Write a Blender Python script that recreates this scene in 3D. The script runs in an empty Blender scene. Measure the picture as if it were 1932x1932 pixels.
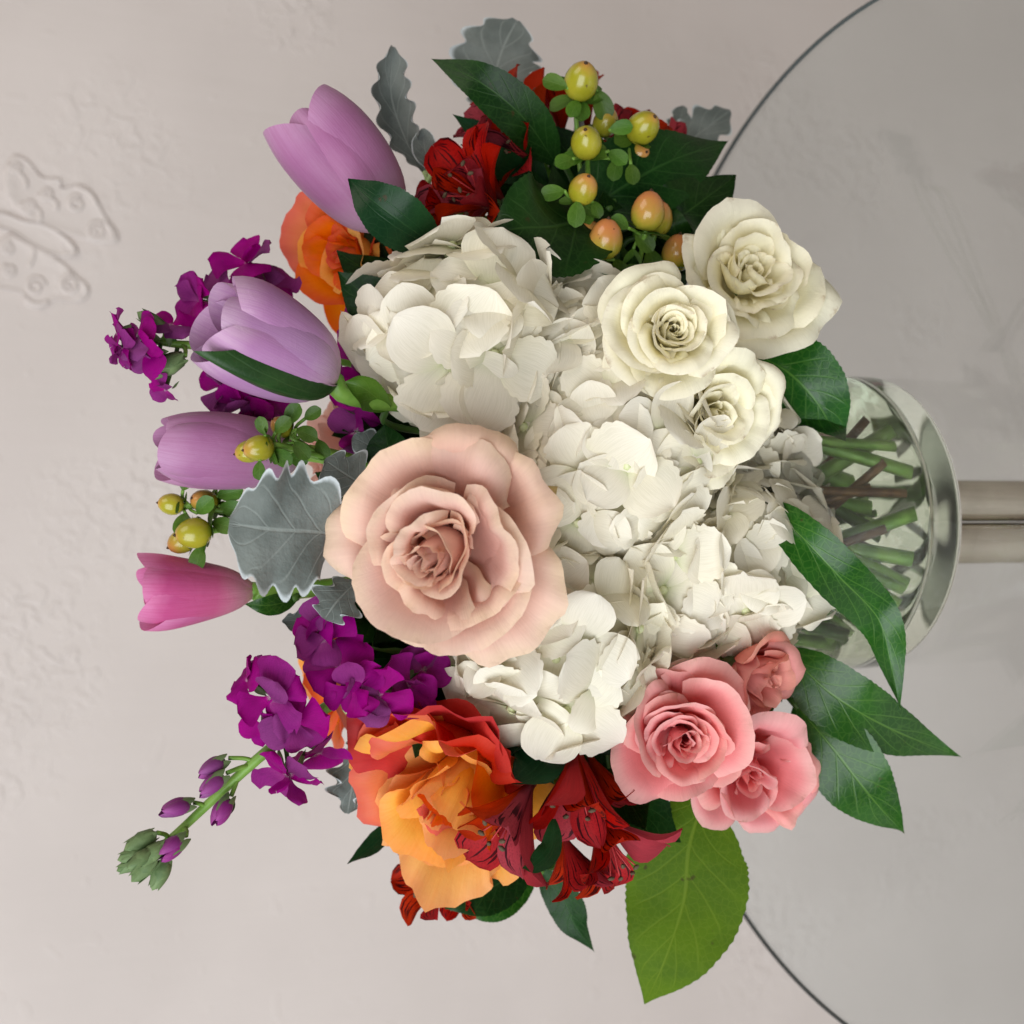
import bpy, math, random
import numpy as np
from mathutils import Vector, Matrix

random.seed(7)
RNG = np.random.default_rng(7)
sc = bpy.context.scene
COL = sc.collection
rad = math.radians

# ------------------------------------------------------------------ camera
# The photograph lies on its side: the top of the place is at the left of the picture.
PITCH = rad(21.0)
CAM = Vector((0.0, -0.481, 0.367))
TAN = math.tan(rad(23.0))
FW = Vector((0, math.cos(PITCH), -math.sin(PITCH)))
UP = Vector((0, math.sin(PITCH), math.cos(PITCH)))
RT = Vector((1, 0, 0))
cd = bpy.data.cameras.new('camera')
cam = bpy.data.objects.new('camera', cd)
COL.objects.link(cam)
cd.angle = rad(46.0)
cd.clip_start = 0.02
cd.clip_end = 50
cd.dof.use_dof = True
cd.dof.focus_distance = 0.44
cd.dof.aperture_fstop = 11.0
m = Matrix.Identity(4)
for i, ax in enumerate((-UP, RT, -FW)):
    for j in range(3):
        m[j][i] = ax[j]
m.translation = CAM
cam.matrix_world = m
sc.camera = cam

# ------------------------------------------------------------------ light
w = bpy.data.worlds.new('World')
sc.world = w
w.use_nodes = True
bg = w.node_tree.nodes['Background']
bg.inputs[0].default_value = (1.0, 0.97, 0.94, 1)
bg.inputs[1].default_value = 0.09


def area(name, loc, target, sx, sy, energy, col):
    l = bpy.data.lights.new(name, 'AREA')
    l.shape = 'RECTANGLE'
    l.size, l.size_y, l.energy, l.color = sx, sy, energy, col
    o = bpy.data.objects.new(name, l)
    COL.objects.link(o)
    o.location = loc
    o.rotation_euler = (Vector(target) - Vector(loc)).to_track_quat('-Z', 'Y').to_euler()
    return o


area('window_light', (-1.15, -1.55, 1.15), (0, 0, 0.18), 2.4, 1.8, 82.0, (0.92, 0.96, 1.0))
area('room_light', (1.2, -0.8, 1.9), (0, 0.1, 0.2), 1.4, 1.4, 22.0, (1.0, 0.89, 0.78))

sc.view_settings.view_transform = 'Standard'
sc.view_settings.look = 'None'
sc.view_settings.exposure = -0.15
sc.view_settings.gamma = 1.0
sc.cycles.use_denoising = True
sc.cycles.max_bounces = 14
sc.cycles.transmission_bounces = 12
sc.cycles.transparent_max_bounces = 16
sc.cycles.diffuse_bounces = 5
sc.cycles.caustics_refractive = True
sc.cycles.caustics_reflective = False
sc.cycles.blur_glossy = 0.3
sc.cycles.sample_clamp_indirect = 6.0


# ------------------------------------------------------------------ picture -> place
def P(dx, dy, y):
    """point where the ray through picture point (dx, dy) (1932 px wide picture) meets the plane at depth y"""
    a = (966 - dy) / 966 * TAN
    b = (966 - dx) / 966 * TAN
    d = FW + RT * a + UP * b
    return CAM + d * ((y - CAM.y) / d.y)


def D(ix, iy, tw):
    """direction: ix along the picture's right, iy along its bottom, tw towards the camera"""
    return (-UP * ix - RT * iy - FW * tw).normalized()


def px(y):
    return TAN / 966 * ((y - CAM.y) * math.cos(PITCH) + 0.06)


# ------------------------------------------------------------------ object helpers
def thing(name, label, cat, loc=(0, 0, 0), rot=None, group=None):
    o = bpy.data.objects.new(name, None)
    o.empty_display_size = 0.01
    COL.objects.link(o)
    mm = (rot.to_4x4() if rot is not None else Matrix.Identity(4))
    mm.translation = Vector(loc)
    o.matrix_world = mm
    o['label'] = label
    o['category'] = cat
    if group:
        o['group'] = group
    return o


def part(name, me, parent, mtx=None, label=None):
    o = bpy.data.objects.new(name, me)
    COL.objects.link(o)
    o.parent = parent
    if mtx is not None:
        o.matrix_local = mtx
    if label:
        o['label'] = label
    return o


def joint(name, parent, mtx):
    o = bpy.data.objects.new(name, None)
    o.empty_display_size = 0.005
    COL.objects.link(o)
    o.parent = parent
    o.matrix_local = mtx
    return o


def make_mesh(name, verts, faces, mat, uv=None, smooth=True):
    me = bpy.data.meshes.new(name)
    me.from_pydata([tuple(map(float, v)) for v in verts], [], [tuple(int(i) for i in f) for f in faces])
    if uv is not None:
        lay = me.uv_layers.new(name='UVMap')
        idx = np.empty(len(me.loops), dtype=np.int32)
        me.loops.foreach_get('vertex_index', idx)
        lay.data.foreach_set('uv', np.asarray(uv, dtype=np.float32)[idx].ravel())
    if smooth:
        me.polygons.foreach_set('use_smooth', np.ones(len(me.polygons), dtype=bool))
    if mat is not None:
        me.materials.append(mat)
    me.update()
    return me


def grid(name, X, Y, Z, U, V, mat):
    nu, nv = X.shape
    vs = np.stack([X, Y, Z], -1).reshape(-1, 3)
    uv = np.stack([U * 0.5 + 0.5, V], -1).reshape(-1, 2)
    i, j = np.meshgrid(np.arange(nu - 1), np.arange(nv - 1), indexing='ij')
    a = (i * nv + j).ravel()
    f = np.stack([a, a + nv, a + nv + 1, a + 1], -1)
    return make_mesh(name, vs, f, mat, uv)


def basis(axis, spin=0.0, hint=None):
    """rotation whose +Z is axis"""
    z = Vector(axis).normalized()
    h = Vector(hint) if hint is not None else Vector((0.13, 0.31, 0.94))
    x = h - z * h.dot(z)
    if x.length < 1e-4:
        h = Vector((1, 0.2, 0))
        x = h - z * h.dot(z)
    x.normalize()
    y = z.cross(x)
    r = Matrix((x, y, z)).transposed()
    return r @ Matrix.Rotation(spin, 3, 'Z')


def M4(r=None, t=(0, 0, 0), s=1.0):
    mm = (r.to_4x4() if r is not None else Matrix.Identity(4)) @ Matrix.Scale(s, 4)
    mm.translation = Vector(t)
    return mm


def sstep(x):
    x = np.clip(x, 0, 1)
    return x * x * (3 - 2 * x)


# ------------------------------------------------------------------ petals and blades
def cup_petal(name, mat, L, az=0.0, span=60, r0=0.0, z0=0.0, al=(60, 20, 0, 30), top=0.3, tp=2.6, w0=0.5,
              ruffle=0.0, rf=2.0, curl=0.0, tuck=0.0, wob=0.04, point=0.0, rng=None, nu=11, nv=12, jag=0.0):
    """a petal on a cup: al = angles from the flower's axis at the base, 1/3, 2/3 and the lip"""
    rng = rng or RNG
    u = np.linspace(-1, 1, nu)
    v = np.linspace(0, 1, nv)
    U, V = np.meshgrid(u, v, indexing='ij')
    Lu = L * (1 - top * np.abs(u) ** tp + point * np.clip(1 - np.abs(u) / 0.45, 0, 1) ** 1.6)
    if jag:
        nz = np.convolve(rng.normal(size=nu + 4), np.ones(5) / 5, 'valid') * 2.0 + .4 * rng.normal(size=nu)
        Lu = Lu * (1 + jag * nz * (np.abs(u) < 0.97))
    ph = rng.uniform(0, 6.28, 6)
    kn = [0, 0.33, 0.76, 1.0]
    A = np.interp(V, kn, al) + curl * np.abs(U) ** 1.6 * sstep((V - 0.45) / 0.55)
    A = A + 14 * wob / 0.04 * np.sin(1.7 * U + ph[0]) * V * V
    A = np.radians(A)
    dv = 1.0 / (nv - 1)
    s, c = np.sin(A), np.cos(A)
    cs = np.zeros_like(s)
    cc = np.zeros_like(s)
    cs[:, 1:] = np.cumsum((s[:, 1:] + s[:, :-1]) * 0.5 * dv, 1)
    cc[:, 1:] = np.cumsum((c[:, 1:] + c[:, :-1]) * 0.5 * dv, 1)
    r = r0 + Lu[:, None] * cs
    z = z0 + Lu[:, None] * cc
    amp = ruffle * L * V ** 2.6 * (0.35 + 0.65 * np.abs(U))
    dn = amp * (np.sin(rf * math.pi * U + ph[1]) + 0.6 * np.sin(2.3 * rf * math.pi * U + ph[2]) + 0.35 * np.sin(4.1 * rf * U + ph[5]))
    dn = dn + wob * L * V * (np.sin(2.2 * U + ph[3] + 2 * V) * 0.7 + 0.4 * np.sin(4 * U - 3 * V + ph[4]))
    r = r + dn * c
    z = z - dn * s
    r = np.maximum(r + tuck * L * U * V, 0.02 * L)
    wv = w0 + (1 - w0) * sstep(V / 0.6)
    th = az + rad(span) * U * wv
    return grid(name, r * np.cos(th), r * np.sin(th), z, U, V, mat)


SH = {
    'ovate': ([0, .05, .14, .27, .42, .58, .74, .87, .95, 1], [.06, .38, .72, .95, 1, .9, .64, .33, .11, .0]),
    'lance': ([0, .08, .2, .38, .55, .75, .9, 1], [.15, .45, .78, 1, .95, .62, .25, 0]),
    'round': ([0, .08, .2, .38, .58, .76, .89, .96, 1], [.14, .36, .64, .9, 1, .95, .72, .46, .12]),
    'spat': ([0, .15, .35, .55, .72, .86, .95, 1], [.16, .22, .42, .74, 1, .86, .4, .02]),
    'wide': ([0, .1, .25, .45, .65, .82, .93, 1], [.1, .5, .85, 1, .97, .78, .45, .1]),
    'miller': ([0, .1, .2, .35, .5, .65, .8, .92, 1], [.1, .16, .42, .8, 1, .98, .82, .52, .12]),
}


def smooth_profile(kind, v):
    kx, ky = SH[kind]
    vv = np.linspace(0, 1, 161)
    y = np.interp(vv, kx, ky)
    k = np.ones(9) / 9
    y2 = np.convolve(np.pad(y, 4, mode='edge'), k, 'valid')
    y2[-1] = ky[-1]
    y2[0] = ky[0]
    return np.interp(v, vv, y2)


def blade(name, mat, L, W, kind='ovate', bend=0.0, cup=0.0, fold=0.0, ruffle=0.0, rf=3.0, lobes=0, lobe=0.0,
          tip_bend=0.0, nu=7, nv=12, rng=None, serr=0.0, wob=0.0, twist=0.0):
    """a petal or leaf lying along +X with its face to +Z"""
    rng = rng or RNG
    u = np.linspace(-1, 1, nu)
    v = np.linspace(0, 1, nv)
    U, V = np.meshgrid(u, v, indexing='ij')
    ph = rng.uniform(0, 6.28, 5)
    phi = np.radians(bend * v + tip_bend * sstep((v - 0.6) / 0.4))
    dv = 1 / (nv - 1)
    x = np.concatenate([[0], np.cumsum((np.cos(phi[1:]) + np.cos(phi[:-1])) * .5 * dv)]) * L
    z = np.concatenate([[0], np.cumsum((np.sin(phi[1:]) + np.sin(phi[:-1])) * .5 * dv)]) * L
    h = smooth_profile(kind, v) * W
    H = np.repeat(h[None, :], nu, 0)
    if lobes:
        H = H * (1 - lobe * np.abs(U) ** 3 * (0.5 + 0.5 * np.cos(2 * math.pi * lobes * V + ph[0] * np.sign(U))) ** 1.5)
    if serr:
        H = H * (1 + serr * np.abs(U) ** 6 * rng.normal(size=(1, nv)))
    n = cup * H * U * U + fold * H * np.abs(U)
    n = n + ruffle * W * np.abs(U) ** 1.7 * V * (np.sin(rf * 6.28 * V + ph[1] + (U > 0) * ph[2]) + .5 * np.sin(rf * 11 * V + ph[3]))
    n = n + wob * W * np.sin(3 * V + 2 * U + ph[4])
    yy = U * H
    if twist:
        tw = np.radians(twist) * V
        yy, n = yy * np.cos(tw) - n * np.sin(tw), yy * np.sin(tw) + n * np.cos(tw)
    X = x[None, :] - np.sin(phi)[None, :] * n
    Z = z[None, :] + np.cos(phi)[None, :] * n
    return grid(name, X, -yy, Z, U, V, mat)


def spline(pts, n):
    p = np.array([tuple(q) for q in pts], dtype=float)
    if len(p) == 2:
        p = np.array([p[0], (p[0] + p[1]) / 2, p[1]])
    q = np.vstack([2 * p[0] - p[1], p, 2 * p[-1] - p[-2]])
    segs = len(p) - 1
    out = []
    for t in np.linspace(0, segs, n):
        i = min(int(t), segs - 1)
        f = t - i
        a, b, c, d = q[i:i + 4]
        out.append(.5 * (2 * b + (c - a) * f + (2 * a - 5 * b + 4 * c - d) * f * f + (3 * b - a - 3 * c + d) * f ** 3))
    return np.array(out)


def path_blade(name, mat, pts, W, kind='ovate', normal=(0, -1, .4), fold=0.15, cup=0.0, ruffle=0.03, rf=3.0, nu=9, nv=26,
               lobes=0, lobe=0.0, serr=0.0, rng=None, origin=None, twist=0.0, curl=0.0):
    """a leaf whose midrib follows a path through the place"""
    rng = rng or RNG
    c = spline(pts, nv)
    if origin is not None:
        c = c - np.array(tuple(origin))
    T = np.gradient(c, axis=0)
    T /= np.linalg.norm(T, axis=1)[:, None]
    N = np.array(tuple(Vector(normal).normalized()))[None, :].repeat(nv, 0)
    N = N - T * (N * T).sum(1)[:, None]
    N /= np.linalg.norm(N, axis=1)[:, None]
    B = np.cross(T, N)
    v = np.linspace(0, 1, nv)
    if twist:
        tw = np.radians(twist) * (v - .3)
        N, B = N * np.cos(tw)[:, None] + B * np.sin(tw)[:, None], B * np.cos(tw)[:, None] - N * np.sin(tw)[:, None]
    u = np.linspace(-1, 1, nu)
    U, V = np.meshgrid(u, v, indexing='ij')
    ph = rng.uniform(0, 6.28, 6)
    H = smooth_profile(kind, v)[None, :].repeat(nu, 0) * W
    if lobes:
        lob = (0.5 + 0.5 * np.cos(2 * math.pi * lobes * V + np.where(U > 0, ph[0], ph[5]))) ** 1.3
        H = H * (1 - lobe * np.abs(U) ** 2.5 * lob * sstep(V / .15))
    if serr:
        H = H * (1 + serr * np.abs(U) ** 8 * np.where(np.arange(nv) % 2 == 0, 1, -1)[None, :])
    n = fold * H * np.abs(U) + cup * H * U * U
    n = n + ruffle * W * np.abs(U) ** 1.5 * (np.sin(rf * 6.28 * V + np.where(U > 0, ph[1], ph[2])) + .4 * np.sin(rf * 14 * V + ph[3]))
    yy = U * H
    if curl:
        ang = np.radians(curl) * U
        yy, n = H * np.sin(ang) / max(rad(abs(curl)), .01), n + H * (1 - np.cos(ang)) / max(rad(abs(curl)), .01)
    Pt = c[None] + B[None] * yy[..., None] + N[None] * n[..., None]
    return grid(name, Pt[..., 0], Pt[..., 1], Pt[..., 2], U, V, mat)


def tube(name, mat, pts, r, n=7, k=14, origin=(0, 0, 0), cap=True, r_end=None):
    c = spline(pts, k) - np.array(tuple(origin))
    T = np.gradient(c, axis=0)
    T /= np.linalg.norm(T, axis=1)[:, None] + 1e-12
    ref = np.array([.31, .87, .17])
    A = np.cross(T, ref)
    A /= np.linalg.norm(A, axis=1)[:, None]
    B = np.cross(T, A)
    rr = np.linspace(r, r if r_end is None else r_end, k)
    th = np.linspace(0, 2 * math.pi, n, endpoint=False)
    ring = c[:, None] + rr[:, None, None] * (A[:, None] * np.cos(th)[None, :, None] + B[:, None] * np.sin(th)[None, :, None])
    vs = ring.reshape(-1, 3)
    uv = np.stack([np.tile(np.linspace(0, 1, n), k), np.repeat(np.linspace(0, 1, k), n)], -1)
    fs = [(i * n + j, i * n + (j + 1) % n, (i + 1) * n + (j + 1) % n, (i + 1) * n + j) for i in range(k - 1) for j in range(n)]
    if cap:
        fs.append(tuple(reversed(range(n))))
        fs.append(tuple(range((k - 1) * n, k * n)))
    return make_mesh(name, vs, fs, mat, uv)


def lathe(name, mat, prof, n=24, squash=1.0, close=False):
    prof = np.array(prof, dtype=float)
    k = len(prof)
    th = np.linspace(0, 2 * math.pi, n, endpoint=False)
    vs = np.stack([prof[:, None, 0] * np.cos(th)[None], prof[:, None, 0] * np.sin(th)[None] * squash, prof[:, None, 1] + 0 * th[None]], -1).reshape(-1, 3)
    uv = np.stack([np.tile(np.linspace(0, 1, n), k), np.repeat(np.linspace(0, 1, k), n)], -1)
    fs = [(i * n + j, i * n + (j + 1) % n, (i + 1) * n + (j + 1) % n, (i + 1) * n + j) for i in range(k - 1) for j in range(n)]
    if close:
        fs += [((k - 1) * n + j, (k - 1) * n + (j + 1) % n, (j + 1) % n, j) for j in range(n)]
    return make_mesh(name, vs, fs, mat, uv)


# ------------------------------------------------------------------ materials
def new_mat(name):
    mt = bpy.data.materials.new(name)
    mt.use_nodes = True
    nt = mt.node_tree
    for nd in list(nt.nodes):
        nt.nodes.remove(nd)
    out = nt.nodes.new('ShaderNodeOutputMaterial')
    return mt, nt, out


class NT:
    def __init__(self, nt):
        self.nt = nt

    def n(self, typ, ins=None, **kw):
        nd = self.nt.nodes.new(typ)
        for k, v in kw.items():
            setattr(nd, k, v)
        for k, v in (ins or {}).items():
            if hasattr(v, 'is_linked'):
                self.nt.links.new(v, nd.inputs[k])
            else:
                nd.inputs[k].default_value = v
        return nd

    def math(self, op, a, b=None, c=None, clamp=False):
        nd = self.nt.nodes.new('ShaderNodeMath')
        nd.operation = op
        nd.use_clamp = clamp
        for i, v in enumerate((a, b, c)):
            if v is None:
                continue
            if hasattr(v, 'is_linked'):
                self.nt.links.new(v, nd.inputs[i])
            else:
                nd.inputs[i].default_value = v
        return nd.outputs[0]

    def mix(self, fac, a, b, mode='MIX'):
        nd = self.nt.nodes.new('ShaderNodeMix')
        nd.data_type = 'RGBA'
        nd.blend_type = mode
        for k, v in ((0, fac), (6, a), (7, b)):
            if hasattr(v, 'is_linked'):
                self.nt.links.new(v, nd.inputs[k])
            else:
                nd.inputs[k].default_value = v if k == 0 else (*v[:3], 1)
        return nd.outputs[2]

    def ramp(self, fac, stops):
        nd = self.nt.nodes.new('ShaderNodeValToRGB')
        el = nd.color_ramp.elements
        while len(el) < len(stops):
            el.new(0.5)
        for e, (p, c) in zip(el, stops):
            e.position = p
            e.color = (*c[:3], 1)
        self.nt.links.new(fac, nd.inputs[0])
        return nd.outputs[0]

    def map(self, x, a, b, c=0.0, d=1.0):
        nd = self.nt.nodes.new('ShaderNodeMapRange')
        nd.interpolation_type = 'SMOOTHSTEP'
        self.nt.links.new(x, nd.inputs[0])
        for i, v in enumerate((a, b, c, d)):
            nd.inputs[i + 1].default_value = v
        return nd.outputs[0]


def srgb(r, g, b):
    f = lambda c: c / 12.92 if c <= .04045 else ((c + .055) / 1.055) ** 2.4
    return tuple(f(x / 255) for x in (r, g, b))


def petal_mat(name, stops, edge=None, edge_amt=0.5, brown=0.0, trans=0.30, rough=0.55, vein=0.12, veincol=None, vary=0.12,
              spec=0.28, stripes=None, sheen=0.0, bump=0.15, blotch=None, psc=1.0):
    """stops: colours from the base of a petal (0) to its lip (1)"""
    mt, nt, out = new_mat(name)
    N = NT(nt)
    uv = N.n('ShaderNodeUVMap').outputs[0]
    sep = N.n('ShaderNodeSeparateXYZ', {0: uv})
    u, v = sep.outputs[0], sep.outputs[1]
    au = N.math('ABSOLUTE', N.math('SUBTRACT', N.math('MULTIPLY', u, 2.0), 1.0))
    obj = N.n('ShaderNodeObjectInfo').outputs['Random']
    pos = N.n('ShaderNodeTexCoord').outputs['Object']
    big = N.n('ShaderNodeTexNoise', {'Vector': pos, 'Scale': 70.0, 'Detail': 3.0}).outputs[0]
    vj = N.math('ADD', v, N.math('MULTIPLY', N.math('SUBTRACT', big, 0.5), 0.14))
    col = N.ramp(vj, stops)
    if edge is not None:
        em = N.math('MAXIMUM', N.map(au, 0.62, 1.0), N.map(v, 0.78, 1.0))
        em = N.math('MULTIPLY', em, N.math('MULTIPLY', N.map(big, 0.1, 0.8), edge_amt))
        col = N.mix(em, col, edge)
    if blotch is not None:
        bn = N.n('ShaderNodeTexNoise', {'Vector': N.n('ShaderNodeVectorMath', {0: pos, 1: N.n('ShaderNodeCombineXYZ', {0: obj, 1: obj}).outputs[0]}, operation='ADD').outputs[0], 'Scale': 45.0, 'Detail': 2.0}).outputs[0]
        col = N.mix(N.math('MULTIPLY', N.map(bn, 0.48, 0.68), 0.85), col, blotch)
    # fine veins that run along the petal
    vm = N.n('ShaderNodeMapping', {'Vector': uv, 'Scale': (40.0, 1.3, 1.0)})
    vn = N.n('ShaderNodeTexNoise', {'Vector': vm.outputs[0], 'Scale': 2.0, 'Detail': 4.0, 'Roughness': 0.6}).outputs[0]
    vf = N.map(vn, 0.42, 0.62)
    vc = veincol or tuple(x * 0.72 for x in stops[len(stops) // 2][1])
    col = N.mix(N.math('MULTIPLY', vf, vein), col, vc)
    if stripes is not None:
        sm = N.n('ShaderNodeMapping', {'Vector': uv, 'Scale': (15.0, 3.2, 1.0)})
        so = N.n('ShaderNodeVectorMath', {0: sm.outputs[0], 1: N.n('ShaderNodeCombineXYZ', {0: N.math('MULTIPLY', obj, 31.0), 1: obj}).outputs[0]}, operation='ADD').outputs[0]
        sn = N.n('ShaderNodeTexNoise', {'Vector': so, 'Scale': 1.0, 'Detail': 0.5}).outputs[0]
        sf = N.math('MULTIPLY', N.map(sn, 0.57, 0.62), N.math('MULTIPLY', N.map(v, 0.3, 0.5), N.map(v, 1.0, 0.86)))
        col = N.mix(N.math('MULTIPLY', sf, 0.9), col, stripes)
    if brown:
        bn = N.n('ShaderNodeTexNoise', {'Vector': pos, 'Scale': 130.0, 'Detail': 5.0, 'Roughness': 0.7}).outputs[0]
        bm = N.math('MULTIPLY', N.math('MAXIMUM', N.map(v, 0.9, 1.03), N.map(au, 0.93, 1.03)), N.map(bn, 0.52, 0.72))
        bm2 = N.math('MULTIPLY', N.map(bn, 0.72, 0.78), 0.5)
        col = N.mix(N.math('MULTIPLY', N.math('MAXIMUM', bm, bm2), brown), col, srgb(158, 118, 66))
    hsv = N.n('ShaderNodeHueSaturation', {'Hue': N.math('ADD', 0.5, N.math('MULTIPLY', N.math('SUBTRACT', obj, 0.5), vary * 0.10)),
                                          'Saturation': N.math('ADD', 1.0, N.math('MULTIPLY', N.math('SUBTRACT', obj, 0.5), vary)),
                                          'Value': N.math('ADD', 1.0, N.math('MULTIPLY', N.math('SUBTRACT', obj, 0.6), vary)), 'Color': col})
    col = hsv.outputs[0]
    crs = N.n('ShaderNodeTexNoise', {'Vector': pos, 'Scale': 190.0 * psc, 'Detail': 3.0, 'Distortion': 0.8}).outputs[0]
    hh = N.math('ADD', vn, N.math('MULTIPLY', crs, 1.6))
    bmp = N.n('ShaderNodeBump', {'Strength': bump * 1.5, 'Distance': 0.0007, 'Height': hh}).outputs[0]
    pr = N.n('ShaderNodeBsdfPrincipled', {'Base Color': col, 'Roughness': rough, 'Normal': bmp, 'Specular IOR Level': spec})
    if sheen:
        pr.inputs['Sheen Weight'].default_value = sheen
        pr.inputs['Sheen Roughness'].default_value = 0.4
    tr = N.n('ShaderNodeBsdfTranslucent', {'Color': col, 'Normal': bmp})
    mx = N.n('ShaderNodeMixShader', {0: trans, 1: pr.outputs[0], 2: tr.outputs[0]})
    nt.links.new(mx.outputs[0], out.inputs[0])
    return mt


def leaf_mat(name, base, light, vein, rough=0.40, trans=0.12, spec=0.32, nveins=7.0, vein_amt=0.7, under=None, fuzz=False, edge=None):
    mt, nt, out = new_mat(name)
    N = NT(nt)
    uv = N.n('ShaderNodeUVMap').outputs[0]
    sep = N.n('ShaderNodeSeparateXYZ', {0: uv})
    u, v = sep.outputs[0], sep.outputs[1]
    au = N.math('ABSOLUTE', N.math('SUBTRACT', N.math('MULTIPLY', u, 2.0), 1.0))
    pos = N.n('ShaderNodeTexCoord').outputs['Object']
    obj = N.n('ShaderNodeObjectInfo').outputs['Random']
    big = N.n('ShaderNodeTexNoise', {'Vector': pos, 'Scale': 45.0, 'Detail': 4.0}).outputs[0]
    fine = N.n('ShaderNodeTexNoise', {'Vector': pos, 'Scale': 420.0, 'Detail': 3.0}).outputs[0]
    col = N.mix(N.map(big, 0.35, 0.68), base, light)
    wob = N.math('MULTIPLY', N.math('SUBTRACT', big, 0.5), 0.06)
    mid = N.map(N.math('ADD', au, wob), 0.012, 0.045, 1.0, 0.0)
    ph = N.math('FRACT', N.math('ADD', N.math('SUBTRACT', N.math('MULTIPLY', v, nveins), N.math('MULTIPLY', N.math('POWER', au, 0.8), 1.9)), N.math('MULTIPLY', wob, 6.0)))
    side = N.map(N.math('ABSOLUTE', N.math('SUBTRACT', ph, 0.5)), 0.015, 0.075, 1.0, 0.0)
    side = N.math('MULTIPLY', side, N.map(au, 0.95, 0.6))
    net = N.n('ShaderNodeTexVoronoi', {'Vector': pos, 'Scale': 330.0}, feature='DISTANCE_TO_EDGE').outputs[0]
    netm = N.math('MULTIPLY', N.map(net, 0.02, 0.1, 1.0, 0.0), 0.0 if fuzz else 0.30)
    vm = N.math('MAXIMUM', N.math('MAXIMUM', mid, N.math('MULTIPLY', side, 0.65)), netm)
    col = N.mix(N.math('MULTIPLY', vm, vein_amt), col, vein)
    if edge is not None:
        col = N.mix(N.map(au, 0.86, 0.98), col, edge)
    if not fuzz:
        sp = N.n('ShaderNodeTexNoise', {'Vector': pos, 'Scale': 160.0, 'Detail': 2.0}).outputs[0]
        col = N.mix(N.math('MULTIPLY', N.map(sp, 0.70, 0.76), 0.7), col, srgb(62, 44, 22))
    if under is not None:
        bf = N.n('ShaderNodeNewGeometry').outputs['Backfacing']
        col = N.mix(bf, col, under)
    hsv = N.n('ShaderNodeHueSaturation', {'Value': N.math('ADD', 0.88, N.math('MULTIPLY', obj, 0.24)), 'Hue': N.math('ADD', 0.49, N.math('MULTIPLY', obj, 0.02)), 'Color': col})
    col = hsv.outputs[0]
    vmh = N.math('MAXIMUM', N.math('MAXIMUM', mid, N.math('MULTIPLY', side, 0.65)), N.math('MULTIPLY', netm, 0.45))
    hgt = N.math('ADD', N.math('MULTIPLY', vmh, -0.8 if not fuzz else -0.5), N.math('MULTIPLY', fine, 1.2 if fuzz else 0.35))
    bmp = N.n('ShaderNodeBump', {'Strength': 0.30 if not fuzz else 0.8, 'Distance': 0.0006, 'Height': hgt}).outputs[0]
    rg = N.math('ADD', rough, N.math('MULTIPLY', N.math('SUBTRACT', big, 0.5), 0.2))
    pr = N.n('ShaderNodeBsdfPrincipled', {'Base Color': col, 'Roughness': rg, 'Normal': bmp, 'Specular IOR Level': spec})
    if fuzz:
        pr.inputs['Sheen Weight'].default_value = 0.3
        pr.inputs['Sheen Roughness'].default_value = 0.5
    tr = N.n('ShaderNodeBsdfTranslucent', {'Color': col, 'Normal': bmp})
    mx = N.n('ShaderNodeMixShader', {0: trans, 1: pr.outputs[0], 2: tr.outputs[0]})
    nt.links.new(mx.outputs[0], out.inputs[0])
    return mt


def plain_mat(name, a, b, scale=120.0, rough=0.5, spec=0.4, metallic=0.0, bump=0.2, along=None):
    """two tones mixed by noise; along: a second pair laid along the tube or lathe"""
    mt, nt, out = new_mat(name)
    N = NT(nt)
    pos = N.n('ShaderNodeTexCoord').outputs['Object']
    nz = N.n('ShaderNodeTexNoise', {'Vector': pos, 'Scale': scale, 'Detail': 4.0}).outputs[0]
    col = N.mix(N.map(nz, 0.3, 0.7), a, b)
    if along is not None:
        uv = N.n('ShaderNodeUVMap').outputs[0]
        v = N.n('ShaderNodeSeparateXYZ', {0: uv}).outputs[1]
        ob = N.n('ShaderNodeObjectInfo').outputs['Random']
        vv = N.math('ADD', N.math('ADD', v, N.math('MULTIPLY', N.math('SUBTRACT', nz, .5), .45)), N.math('MULTIPLY', N.math('SUBTRACT', ob, .5), .25))
        col = N.mix(N.map(vv, along[1], along[2]), col, along[0])
        sp = N.n('ShaderNodeTexNoise', {'Vector': pos, 'Scale': 420.0, 'Detail': 1.0}).outputs[0]
        col = N.mix(N.math('MULTIPLY', N.map(sp, 0.72, 0.78), 0.7), col, srgb(70, 50, 25))
    bmp = N.n('ShaderNodeBump', {'Strength': bump, 'Distance': 0.0005, 'Height': nz}).outputs[0]
    pr = N.n('ShaderNodeBsdfPrincipled', {'Base Color': col, 'Roughness': rough, 'Metallic': metallic, 'Normal': bmp, 'Specular IOR Level': spec})
    nt.links.new(pr.outputs[0], out.inputs[0])
    return mt


MAT = {}
MAT['hyd'] = petal_mat('white_hydrangea', [(0.0, srgb(196, 206, 150)), (0.10, srgb(226, 226, 196)), (0.30, srgb(240, 234, 214)), (1.0, srgb(248, 243, 229))], brown=0.45, trans=0.28, vein=0.16, psc=.012, bump=.10, veincol=srgb(186, 180, 146), vary=0.08)
MAT['blush'] = petal_mat('blush_rose', [(0.0, srgb(210, 148, 124)), (0.35, srgb(224, 168, 150)), (0.75, srgb(236, 192, 176)), (1.0, srgb(243, 211, 195))], edge=srgb(238, 214, 178), edge_amt=0.7, brown=0.35, trans=0.30, vein=0.10, vary=0.10)
MAT['cream'] = petal_mat('cream_rose', [(0.0, srgb(238, 226, 164)), (0.4, srgb(246, 238, 196)), (0.8, srgb(251, 246, 220)), (1.0, srgb(250, 244, 222))], brown=0.75, trans=0.32, vein=0.08, vary=0.08)
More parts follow.
